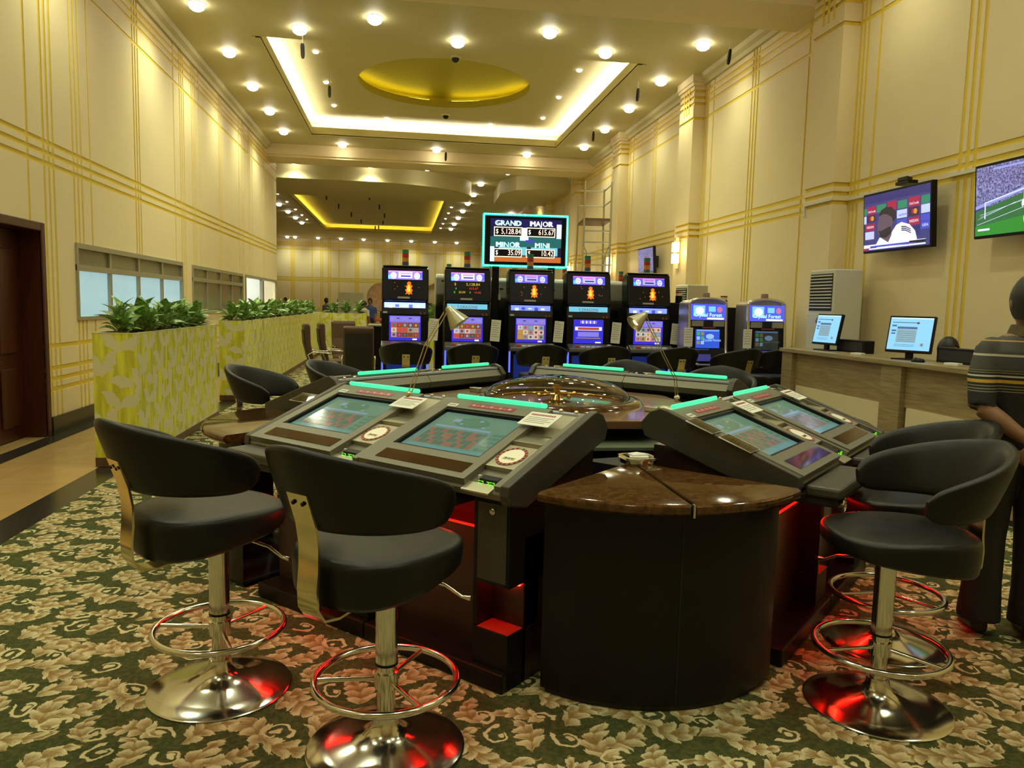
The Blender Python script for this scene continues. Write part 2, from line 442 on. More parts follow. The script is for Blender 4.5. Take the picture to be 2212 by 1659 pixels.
def grooved_wall(name, place, a0, a1, ga, gz, holes=(), d=.008, gw=.05, z1=ZC, z0=0, flip=False, inset=False):
    """plastered wall: raised cream fields, mustard grooves between them. place(a, z, out) -> point; out = distance into the room."""
    cuts_a = [(a0, a0)] + sorted((g - gw / 2, g + gw / 2) for g in ga if a0 < g < a1) + [(a1, a1)]
    cuts_z = [(z0, z0)] + sorted((g - gw / 2, g + gw / 2) for g in gz if z0 < g < z1) + [(z1, z1)]
    def spans(cuts, brk):
        out = []
        for i in range(len(cuts) - 1):
            if i > 0: out.append((cuts[i][0], cuts[i][1], False))
            e = [cuts[i][1]] + sorted(b for b in brk if cuts[i][1] + 1e-4 < b < cuts[i + 1][0] - 1e-4) + [cuts[i + 1][0]]
            out += [(e[k], e[k + 1], True) for k in range(len(e) - 1)]
        return out
    A = spans(cuts_a, [h for r in holes for h in r[:2]]); Z = spans(cuts_z, [h for r in holes for h in r[2:]])
    base, panels = MB(), []
    def q(mb, pts, mi):
        pts = [place(*p) for p in pts]
        mb.quad(*(pts[::-1] if flip else pts), mi)
    def cell(mb, p, r, s, t, mi):
        q(mb, ((p, s, d), (r, s, d), (r, t, d), (p, t, d)), mi)
        for e in (((p, s), (r, s)), ((r, s), (r, t)), ((r, t), (p, t)), ((p, t), (p, s))):
            q(mb, ((*e[0], 0), (*e[1], 0), (*e[1], d), (*e[0], d)), mi)
    for p, r, fa in A:
        if r - p < 1e-5: continue
        for s, t, fz in Z:
            if t - s < 1e-5: continue
            ca, cz = (p + r) / 2, (s + t) / 2
            if any(h[0] < ca < h[1] and h[2] < cz < h[3] for h in holes): continue
            q(base, ((p, s, 0), (r, s, 0), (r, t, 0), (p, t, 0)), 1)
            if fa and fz:
                if r - p > .25 and t - s > .25:
                    mb = MB(); cell(mb, p, r, s, t, 0); panels.append(mb)
                else: cell(base, p, r, s, t, 0)
    w = struct(base.build(name, [CREAM, GOLD]))
    for mb in panels: mb.build('wall_panel', CREAM, w)
    return w
def module(c): return [c - .77, c - .42, c - .31, c - .20, c + .31, c + .42, c + .53, c + .79]
def mid(c): return [c - .10, c, c + .10]
GZ = [.49, .60, .715, .955, 2.865, 2.975, 3.085, 4.985, 5.245, 5.355, 5.465]
gl_ = []
for c in (-.9, 4.1, 9.12, 14.13, 19.13): gl_ += module(c)
for c in (1.6, 6.6, 11.57, 16.55, 21.5): gl_ += mid(c)
W1 = (9.39, 13.67, 1.215, 2.10); W2 = (14.28, 18.63, 1.215, 2.09); W3 = (18.95, 23.50, .9, 2.09); DR = (7.50, 8.55, 0, 2.15)
wl = grooved_wall('wall_left', lambda a, z, o: (XL + o, a, z), YN, YE, gl_, GZ, (W1, W2, W3, DR))
gr_ = []
for c in (-.2, 4.5, 9.22, 14.02, 18.75, 23.5, 28.2, 33, 37.8, 42.6): gr_ += [c - .78, c - .54, c - .46, c - .38, c + .79]
for c in (2.1, 6.88, 11.62, 16.4, 21.1, 25.9, 30.6, 35.4, 40.2): gr_ += mid(c)
wr = grooved_wall('wall_right', lambda a, z, o: (XR - o, a, z), YN, YF, gr_, GZ, flip=True, gw=.05)
gb_ = []
for c in (-9.5, -5.2, -1.0, 3.2): gb_ += [c - .9, c - .32, c - .2, c + .2, c + .32, c + .9]
for c in (-7.4, -3.1, 1.1): gb_ += mid(c)
wb = grooved_wall('wall_back', lambda a, z, o: (a, YF - o, z), XLL, XR, gb_, GZ, gw=.07)
struct(MB().box(XLL, XR + .3, YN - .1, YN, 0, ZC).build('wall_front', CREAM))
struct(MB().box(XLL - .1, XLL, YE, YF, 0, ZC).build('wall_far_left', CREAM))
# left wall end return and the back of the left wall
struct(MB().box(XL - .34, XL - .002, YE - .3, YE, 0, ZC).build('wall_end', CREAM))
struct(MB().box(XLL, XL - .3, YE - .12, YE - .02, 0, ZC).build('wall_side', CREAM))
# pilasters on the right wall with grooves that run round them
for k, c in enumerate((-.2, 4.5, 9.22, 14.02, 18.75, 23.5, 28.2, 33.0)):
    p = MB(); p.box(XR - .20, XR - .002, c - .33, c + .33, 0, ZC, 1)
    zc = [0, *sorted(GZ[4:]), ZC]
    for i in range(len(zc) - 1):
        z0 = zc[i] + (.025 if i else 0); z1 = zc[i + 1] - (.025 if i < len(zc) - 2 else 0)
        p.box(XR - .22, XR, c - .35, c + .35, z0, z1, 0)
    for dy in (-.12, 0, .12): p.box(XR - .226, XR - .215, c + dy - .02, c + dy + .02, 5.1, ZC, 1)
    t = struct(p.build('trim_%d' % (k + 1), [CREAM, GOLD]))
    MB().box(XR - .27, XR, c - .40, c + .40, 5.62, ZC).box(XR - .25, XR, c - .375, c + .375, 5.56, 5.62).build('capital', CREAM, t)
# cornices along both walls
cl = MB().prism([(XL, 5.58), (XL + .05, 5.58), (XL + .07, 5.64), (XL + .13, 5.68), (XL + .15, ZC), (XL, ZC)], YN, YE, axis='y').build('trim_20', CEIL); struct(cl)
cr = MB().prism([(XR, 5.58), (XR, ZC), (XR - .15, ZC), (XR - .13, 5.68), (XR - .07, 5.64), (XR - .05, 5.58)], YN, YF, axis='y').build('trim_21', CEIL); struct(cr)
bb = MB().box(XL, XL + .03, YN, 7.44, 0, .20).box(XL, XL + .03, 8.64, YE, 0, .20).build('baseboard_left', pm('black_skirting', (.02, .018, .015), .25)); struct(bb)
struct(MB().box(XR - .03, XR, YN, YF, 0, .15).build('baseboard_right', SKIRT))

# ------------------------------------------------------------------ ceiling with cove tray, dome, beams
TX0, TX1, TY0, TY1 = -2.30, 4.03, 13.3, 20.45
BX0, BX1, BY0, BY1 = -4.50, 1.75, 29.0, 47.2
ce = MB()
for x0, x1, y0, y1 in ((XLL, TX0, YN, BY0 - 2), (TX1, XR, YN, BY0 - 2), (TX0, TX1, YN, TY0), (TX0, TX1, TY1, BY0 - 2),
                       (XLL, BX0, BY0 - 2, YF), (BX1, XR, BY0 - 2, YF), (BX0, BX1, BY0 - 2, BY0), (BX0, BX1, BY1, YF)):
    ce.box(x0, x1, y0, y1, ZC, ZC + .02)
ceil = struct(ce.build('ceiling', CEIL))
def tray(name, X0, X1, Y0, Y1, zt, col, e, mat, wid=.45, hole=None):
    """raised tray: upstand lip, hidden strips, side walls and the upper ceiling"""
    m = MB()
    lipH = .17
    for a in ((X0 - .04, X0, Y0 - .04, Y1 + .04), (X1, X1 + .04, Y0 - .04, Y1 + .04), (X0, X1, Y0 - .04, Y0), (X0, X1, Y1, Y1 + .04)):
        m.box(*a, ZC + .0205, ZC + lipH)
    xa, xb, ya, yb = X0 - wid, X1 + wid, Y0 - wid, Y1 + wid
    for a in ((xa - .05, xa, ya, yb), (xb, xb + .05, ya, yb), (xa, xb, ya - .05, ya), (xa, xb, yb, yb + .05)):
        m.box(*a, ZC + .05, zt)
    if hole:
        cx, cy, r = hole; n = 64
        ring = [(cx + r * cos(2 * pi * i / n), cy + r * sin(2 * pi * i / n)) for i in range(n)]
        out = []
        for x, y in ring:
            dx, dy = x - cx, y - cy
            s = min((xb - cx) / dx if dx > 1e-9 else 1e9, (xa - cx) / dx if dx < -1e-9 else 1e9, (yb - cy) / dy if dy > 1e-9 else 1e9, (ya - cy) / dy if dy < -1e-9 else 1e9)
            out.append((cx + dx * s, cy + dy * s))
        # close the corners of the rectangle
        v = [(x, y, zt) for x, y in ring] + [(x, y, zt) for x, y in out]
        f = [(i, (i + 1) % n, n + (i + 1) % n, n + i) for i in range(n)]
        m.add(v, f)
        for X, Y in ((xa, ya), (xa, yb), (xb, ya), (xb, yb)):
            i = min(range(n), key=lambda k: (out[k][0] - X) ** 2 + (out[k][1] - Y) ** 2)
            for j in ((i + 1) % n, i - 1): m.add([(X, Y, zt), (*out[i], zt), (*out[j], zt)], [(0, 1, 2)])
        m.box(xa, xb, ya, yb, zt + .75, zt + .8)
    else: m.box(xa, xb, ya, yb, zt, zt + .06)
    o = m.build('tray', CEIL, ceil)
    tr = MB()
    for i, (w, h) in enumerate(((.16, .018), (.09, .034))):
        for a in ((X0 - w, X0 - .012, Y0, Y1 + w), (X1 + .012, X1 + w, Y0, Y1 + w), (X0 - .012, X1 + .012, Y1 + .012, Y1 + w)): tr.box(*a, ZC - h, ZC - .0008)
    tr.build('cove_moulding', CEIL, ceil)
    ledm = em(col, e)
    st = MB(); w2 = .17
    for a in ((X0 - w2, X0 - w2 + .03, Y0, Y1), (X1 + w2 - .03, X1 + w2, Y0, Y1), (X0, X1, Y0 - w2, Y0 - w2 + .03), (X0, X1, Y1 + w2 - .03, Y1 + w2)):
        st.box(*a, ZC + .13, ZC + .145)
    st.build('light_strip', ledm, ceil)
tray('near', TX0, TX1, TY0, TY1, 6.10, (255, 244, 214), COVE, CEIL, hole=(.86, 16.68, 1.80))
tray('far', BX0, BX1, BY0, BY1, 6.10, (255, 226, 84), COVE_Y, CEIL)
# round dome of the near tray
dm = MB(); dm.lathe(((1.80, 6.10), (1.80, 6.25), (2.15, 6.25), (2.15, 6.40), (1.2, 6.47), (.01, 6.50)), 64, M=T(.86, 16.68, 0))
dm.build('dome', CEIL_Y, ceil, smooth=40)
ds = MB()
for a0, a1 in ((RD(18), RD(82)), (RD(98), RD(162))):
    ds.tube([(.86 + 1.91 * cos(a0 + (a1 - a0) * i / 24), 16.68 + 1.91 * sin(a0 + (a1 - a0) * i / 24), 6.265) for i in range(25)], .016, 6)
ds.build('light_strip', em((255, 232, 80), 13), ceil)
# beams, in the lighter wall paint to put their bright lighting into colour
struct(MB().box(XL, XR, 9.55, 10.45, 5.42, ZC).build('trim_22', CREAM))
fb = MB().box(XL, XR, 21.95, 23.0, 5.40, ZC).box(XL, XR, 21.90, 21.95, 5.46, 5.62)
struct(fb.build('trim_23', CREAM))
# curved bulkhead beyond the far beam
pts = []
for i in range(13):
    a = RD(90 - i * 7.5); pts.append((-1.2 + 3.6 * cos(a) * 1.0 + 0, 27.4 - 2.6 * sin(a)))
pts = [(XLL, 24.8)] + pts + [(2.4, 28.6), (XLL, 28.6)]
bk = MB().prism(pts[::1], 5.28, ZC).build('trim_24', CEIL, smooth=35); struct(bk)
bk2 = MB().prism([(XR, 24.9), (XR, 29), (3.4, 29), (3.3, 26.3), (3.7, 25.3), (4.4, 24.9)], 5.30, ZC).build('trim_25', CEIL, smooth=35); struct(bk2)

# ------------------------------------------------------------------ door and windows in the left wall
d1 = struct(MB().box(XL - .30, XL + .02, DR[0] - .09, DR[0], 0, DR[3] + .09).box(XL - .30, XL + .02, DR[1], DR[1] + .09, 0, DR[3] + .09)
            .box(XL - .30, XL + .02, DR[0], DR[1], DR[3], DR[3] + .09).build('door_1', MAHOG, bevel=.01))
MB().box(XL - .26, XL - .21, DR[0] + .01, DR[1] - .01, .01, DR[3] - .01).build('door_leaf', MAHOG, d1)
dp = MB()
for y0, y1 in ((DR[0] + .14, DR[0] + .47), (DR[0] + .58, DR[0] + .91)):
    for z0, z1 in ((.15, .75), (.9, 1.95)): dp.box(XL - .21, XL - .19, y0, y1, z0, z1)
dp.build('door_panel', MAHOG, d1, bevel=.015)
MB().tube([(XL - .2, DR[0] + .08, 1.02), (XL - .14, DR[0] + .08, 1.02), (XL - .14, DR[0] + .2, 1.02)], .011).build('door_handle', CHROME, d1, smooth=40)
ALU = pm('window_aluminium', (.40, .38, .28), .4, .5, var=.05)
def mat_frost():
    m, nt, b = new_mat('lit_frosted_pane')
    X, Y, Z, v = coords(nt)
    n = noise(nt, v, 2.5, 3)
    nt.links.new(mix(nt, n, (.27, .48, .54), (.40, .60, .64)), b.inputs['Emission Color'])
    b.inputs['Base Color'].default_value = (.25, .32, .33, 1); b.inputs['Emission Strength'].default_value = .85; b.inputs['Roughness'].default_value = .08
    return m
FROST = mat_frost()
PANE_U = pm('olive_reflection_pane', (.26, .24, .15), .08, var=.08, scale=4)  # olive reflection of the hall painted into the pane colour
def window(n, w, cols, zt, lower, upper):
    y0, y1, z0, z1 = w
    o = struct(MB().box(XL - .10, XL + .03, y0, y1, z0, z0 + .04).box(XL - .10, XL + .03, y0, y1, z1 - .06, z1)
               .box(XL - .10, XL + .03, y0, y0 + .04, z0 + .04, z1 - .06).box(XL - .10, XL + .03, y1 - .04, y1, z0 + .04, z1 - .06).build('window_%d' % n, ALU))
    if zt: MB().box(XL - .06, XL + .02, y0, y1, zt - .035, zt + .035).build('transom', ALU, o)
    ys = [y0 + (y1 - y0) * i / cols for i in range(cols + 1)]
    for i in range(cols):
        if i: MB().box(XL - .06, XL + .01, ys[i] - .035, ys[i] + .035, z0, z1).build('mullion', ALU, o)
        MB().box(XL - .035, XL - .025, ys[i] + .03, ys[i + 1] - .03, z0 + .03, (zt or z1) - .03).build('pane', lower, o)
        if zt: MB().box(XL - .035, XL - .025, ys[i] + .03, ys[i + 1] - .03, zt + .03, z1 - .05).build('pane', upper, o)
    return o
window(1, W1, 4, 1.82, FROST, PANE_U)
window(2, W2, 4, 1.84, PANE_U, PANE_U)
window(3, W3, 2, None, PANE_C, PANE_C)
# the bright lobby seen through the third opening
lb = MB().box(XL - 5, XL - .31, 18.6, 23.4, -.02, 0, 0).box(XL - 5.1, XL - 5, 18.6, 23.4, 0, 2.9, 0).box(XL - 5, XL - .31, 23.3, 23.4, 0, 2.9, 0).box(XL - 5, XL - .31, 18.5, 18.6, 0, 2.9, 0).box(XL - 5, XL - .31, 18.6, 23.4, 2.8, 2.9, 0)
lob = struct(lb.build('wall_lobby', pm('lobby_plaster', (.75, .74, .66), .5, var=.03)))
area('lobby_lamp', (XL - 2.4, 21.2, 2.75), 2.4, 420, (.85, .95, 1))
for y in (19.6, 20.9): MB().disc(.12, 2.79, 16, M=T(XL - 3.4, y, 0)).build('lobby_light', em((255, 240, 200), 6), lob)
MB().box(XL - 2.2, XL - 1.6, 22.3, 23.1, 0, 2.3).build('lobby_column', pm('blue_white_panel', (.55, .66, .68), .4), lob)
MB().box(XL - 4.6, XL - 3.9, 19.2, 22.2, 0, 1.15).build('lobby_counter', pm('lobby_counter_wood', (.20, .10, .05), .35), lob)

# ------------------------------------------------------------------ ceiling fittings
ring_me = MB().lathe(((.128, .012), (.132, .0), (.118, -.008), (.108, .0), (.105, .03)), 24).mesh('ring', [WHITE]); ring_me.shade_smooth()
lens_me = MB().lathe(((.112, -.004), (.112, -.035), (.095, -.075), (.055, -.10), (.001, -.108)), 20).mesh('lens', [em((255, 246, 224), 20)]); lens_me.shade_smooth()  # bulged lens shape stands in for the bloom round the lamp
lens_s = MB().lathe(((.055, 0), (.045, -.03), (.001, -.045)), 14).mesh('lens', [em((255, 240, 200), 14)])
spot_d = None
def downlight(x, y, z, label, group, power, cone=150, small=False):
    o = thing('ceiling_downlight', label, 'ceiling light', (x, y, z), 0, group)
    r = put('trim_ring', ring_me, o); l = put('lens', lens_s if small else lens_me, o)
    if small: r.scale = (.5, .5, .5)
    if power:
        d = bpy.data.lights.new('downlight_lamp', 'SPOT'); d.energy = power; d.color = LAMP_COL; d.spot_size = RD(cone); d.spot_blend = 1.0; d.shadow_soft_size = .10
        s = bpy.data.objects.new('downlight_lamp', d); COL.objects.link(s); s.location = (0, 0, -.14); s.parent = o
    return o
DL = lambda *a, **k: downlight(*a, **k)
for i, y in enumerate((-1.0, 2.6, 5.8, 8.8, 12.06, 14.16, 16.25, 18.23, 20.28)):
    if y > 11: DL(-2.98, y, ZC, 'recessed downlight, %s from the front in the row along the left wall' % ORD[i - 4], 'downlights along the left wall', P_NEAR * 1.05)
    else: DL(-2.98, y, ZC, 'recessed downlight out of view above the near left wall, %s from the back' % ORD[i], 'downlights out of view', P_NEAR)
for i, y in enumerate((-1.0, 2.6, 5.4, 7.8, 12.1, 14.1, 16.12, 18.08, 20.17)):
    if y > 11: DL(4.74, y, ZC, 'recessed downlight, %s from the front in the row along the right wall' % ORD[i - 4], 'downlights along the right wall', P_NEAR * .6)
    else: DL(4.74, y, ZC, 'recessed downlight out of view above the near right wall, %s from the back' % ORD[i], 'downlights out of view', P_NEAR * .42)
for i, (x, y) in enumerate(((-1.62, 12.75), (-.44, 12.06), (.86, 12.81), (2.23, 12.07), (3.32, 12.8))):
    DL(x, y, ZC, 'bright recessed downlight before the cove tray, %s from the left' % ORD[i], 'downlights before the cove tray', P_NEAR * 1.2)
for i, x in enumerate((-1.63, .91, 3.43)):
    DL(x, 21.55, ZC, 'recessed downlight behind the lit cove tray, %s from the left' % ORD[i], 'downlights behind the cove tray', P_NEAR)
for i, x in enumerate((-3.3, -1.0, .75, 3.3)):
    DL(x, 24.5, ZC, 'small downlight hidden behind the far beam, %s from the left' % ORD[i], 'downlights behind the far beam', 140)
k = 0
for y in (0.5, 3.4, 6.4):
    for x in (-.9, 1.1, 3.0):
        DL(x, y, ZC, 'recessed downlight out of view above the roulette table, %s of nine' % ORD[k], 'downlights out of view', P_NEAR * .8); k += 1
for i, y in enumerate((27.1, 29.8, 32.4, 35.1, 37.9, 40.8, 43.5)):
    DL(2.7, y, ZC, 'recessed downlight far back, right of the yellow-lit tray, %s from the front' % ORD[i], 'downlights right of the far tray', P_FAR if i % 2 == 0 else 0)
for i, y in enumerate((32.5, 35.4, 38.1, 40.7, 43.2)):
    DL(-5.42, y, ZC, 'recessed downlight far back, left of the yellow-lit tray, %s from the front' % ORD[i], 'downlights left of the far tray', P_FAR if i % 2 else 0)
for i, x in enumerate((-7.6, -7.1, -5.6, -4.1, -2.6, -1.0, .6, 2.2, 3.7)):
    DL(x, 53.0, ZC, 'recessed downlight along the back wall, %s from the left' % ORD[i], 'downlights along the back wall', P_FAR * 1.3 if i % 2 == 0 else 0)
for i, (x, y) in enumerate(((4.9, 25.84), (4.98, 30.6), (4.95, 35.2), (4.95, 40))):
    DL(x, y, ZC, 'recessed downlight by the far right wall, %s from the front' % ORD[i], 'downlights by the far right wall', P_FAR)
for i, x in enumerate((-3.6, -2.1, -.6, .8)):
    DL(x, 29.6, 6.1, 'small bright spot at the near edge of the far tray, %s from the left' % ORD[i], 'small spots in the far tray', 0, small=True)
for i, y in enumerate((29.6, 31.8, 34.0, 36.2, 38.6, 41.0, 43.4)):
    DL(2.12, y, ZC, 'tiny downlight on the right rim of the far tray, %s from the front' % ORD[i], 'tiny lights beside the far tray', 0, small=True)
for i, y in enumerate((32.0, 34.5, 37.2, 39.5, 41.5)):
    DL(-4.95, y, ZC, 'tiny downlight on the left rim of the far tray, %s from the front' % ORD[i], 'tiny lights beside the far tray', 0, small=True)
for i, y in enumerate((15.0, 16.97, 18.87)):
    for sx, x in (('left', -1.62), ('right', 3.38)):
        DL(x, y, 6.1, 'tiny spot inside the near tray, %s from the front on the %s side' % (ORD[i], sx), 'tiny spots inside the near tray', 0, small=True)
for sx, x in (('left', -.41), ('right', 2.2)):
    DL(x, 19.85, 6.1, 'tiny spot at the far edge inside the near tray, on the %s' % sx, 'tiny spots inside the near tray', 0, small=True)
# dome cameras
cam_p = None
for lb_, (x, y) in (('near', (.95, 14.75)), ('far', (1.02, 19.15))):
    c = thing('dome_camera', 'small dark dome camera at the %s side of the round ceiling dome' % lb_, 'camera', (x, y, 6.1), 0, 'dome cameras in the near tray')
    MB().cyl(.10, -.03, 0, 20).build('housing', WHITE, c); MB().lathe(((.075, -.03), (.066, -.07), (.04, -.095), (.001, -.105)), 18).build('dome', BLACK, c, smooth=50)
# hanging capsule loudspeakers / cameras on thin rods
def capsule(x, y, z0, drop, label, group, tilt=0):
    c = thing('hanging_camera', label, 'camera', (x, y, z0), 0, group)
    MB().cyl(.006, -drop, 0, 8).build('rod', WHITE, c)
    MB().lathe(((.001, -.12), (.022, -.11), (.032, -.06), (.032, .07), (.024, .11), (.001, .115)), 14, M=T(0, 0, -drop - .08) @ Rx(tilt)).build('body', BLACK_M, c, smooth=50)
for i, (x, y, z, t) in enumerate(((-1.62, 13.1, ZC, 'left of the near tray front edge'), (-1.5, 16.4, 6.1, 'inside the near tray on the left'), (4.36, 14.3, ZC, 'right of the near tray, nearer one'), (4.42, 17.9, ZC, 'right of the near tray, farther one'),
                                 (5.1, 11.9, ZC, 'by the right wall, above the nearest pilaster gap'), (1.15, 21.3, ZC, 'at the middle of the far beam'))):
    capsule(x, y, z, .16 if z < 6 else .26, 'dark capsule camera hanging %s' % t, 'hanging cameras', 14)
for i, (x, y) in enumerate(((-3.0, 31.5), (-2.75, 34.3), (-2.4, 37.3), (-2.1, 40.3), (-1.5, 43.5), (-1.3, 31.0), (-1.0, 34.0), (-.85, 37.2), (-1.0, 40.5), (-1.3, 43.0))):
    capsule(x, y, 6.1, .40, 'dark capsule hanging under the yellow-lit far tray, %s in the %s column' % (ORD[i % 5], 'left' if i < 5 else 'right'), 'capsules under the far tray', 14)
# ------------------------------------------------------------------ planters and their plants
SOIL = pm('dark_soil', (.02, .014, .008), .9, var=.4)
def planter(name, label, boxes, h=1.18):
    o = thing(name, label, 'planter', (0, 0, 0))
    b = MB(); r = MB(); s = MB(); c = MB()
    for x0, x1, y0, y1 in boxes:
        for w in ((x0, x1, y0, y0 + .03), (x0, x1, y1 - .03, y1), (x0, x0 + .03, y0 + .03, y1 - .03), (x1 - .03, x1, y0 + .03, y1 - .03)):
            b.box(*w, .09, h); c.box(w[0] - .002, w[1] + .002, w[2] - .002, w[3] + .002, h, h + .006)
        s.box(x0 + .03, x1 - .03, y0 + .03, y1 - .03, h - .20, h - .08)
        r.box(x0 - .003, x1 + .003, y0 - .003, y1 + .003, .008, .09)
    b.build('body', GINKGO, o); c.build('rim', pm('cream_edge_band', (.62, .55, .30), .4), o); s.build('soil', SOIL, o); r.build('plinth', SKIRT, o)
    return o
planter('planter', 'near lime planter wall with pale ginkgo leaves, nearest the door', [(-2.64, -2.28, 7.0, 9.92)])
planter('planter', 'long lime planter wall receding along the left aisle', [(-2.64, -2.28, 11.6, 22.4), (-2.28, -1.0, 22.0, 22.4)])
planter('planter', 'lime planter seen between the first and second slot machines', [(.42, 1.9, 14.0, 14.4)])
def leaf_mesh(k):
    """arching lanceolate leaf with a folded midrib, base at the origin, along +Y"""
    n = 6; v = []; L = (.20, .235, .17)[k]; W = (.046, .054, .044)[k]; dr = (.05, .09, .03)[k]
    for i in range(n + 1):
        t = i / n; w = W * (sin(pi * min(1, t ** .8)) ** .9) + .0015; z = .045 * sin(t * 2.2) - dr * t * t
        v += [(-w, L * t, z + w * .35), (0, L * t, z), (w, L * t, z + w * .35)]
    f = []
    for i in range(n):
        for j in (0, 1): a = i * 3 + j; f.append((a, a + 1, a + 4, a + 3))
    me = bpy.data.meshes.new('leaf'); me.from_pydata(v, [], f); me.materials.append(LEAF); me.shade_smooth()
    return me
LEAVES = [leaf_mesh(k) for k in range(3)]
def leaf_places(seed, n=28):
    r = random.Random(seed); out = []
    for i in range(n):
        t = i / n; az = i * 2.39996 + r.uniform(-.3, .3); el = RD(74 - 62 * t + r.uniform(-8, 8)); hh = .02 + .11 * (1 - t) + r.uniform(0, .03)
        M = T(0, 0, hh) @ Matrix.Rotation(az, 4, 'Z') @ T(0, .012, 0) @ Matrix.Rotation(el, 4, 'X') @ Matrix.Rotation(r.uniform(-.4, .4), 4, 'Y') @ Matrix.Scale(r.uniform(.68, 1.0), 4)
        out.append((r.randrange(3), M))
    return out
def plant(x, y, z, s, seed, label, group, single=True):
    p = thing('leafy_plant', label, 'plant', (x, y, z), random.Random(seed).uniform(0, 6), group); p.scale = (s, s, s)
    if single:
        for k, M in leaf_places(seed): put('leaf', LEAVES[k], p, M=M)
        MB().cyl(.012, -.05, .14, 6).build('stem', LEAF, p)
    else:
        if seed % 3 not in plant.cache:
            mb = MB()
            for k, M in leaf_places(seed % 3, 24):
                me = LEAVES[k]; mb.add([M @ v.co for v in me.vertices], [tuple(q.vertices) for q in me.polygons])
            me = mb.mesh('foliage', [LEAF]); me.shade_smooth(); plant.cache[seed % 3] = me
        put('foliage', plant.cache[seed % 3], p)
plant.cache = {}
for i in range(9):
    plant(-2.46 + (.05 if i % 2 else -.05), 7.30 + i * .30, 1.09, 1.25, i, 'variegated leafy plant, %s from the front in the near planter' % ORD[i], 'plants in the near planter')
for i in range(20):
    y = 11.85 + i * .40 * (1 + i * .012)
    if y > 22.2: break
    plant(-2.46 + (.05 if i % 2 else -.05), y, 1.10, 1.3, i + 20, 'leafy green plant, %s from the front in the long planter' % ORD[i], 'plants in the long planter', single=i < 5)
for i, x in enumerate((-1.95, -1.55, -1.2)): plant(x, 22.2, 1.10, 1.4, i + 50, 'leafy plant on the far end of the long planter, %s from the left' % ORD[i], 'plants at the planter end', single=False)
for i, x in enumerate((.58, 1.05)): plant(x, 14.2, 1.12, 1.3, i + 60, 'pale leafy plant behind the second slot machine, the %s one' % ('left', 'right')[i], 'plants between the slot machines', single=False)

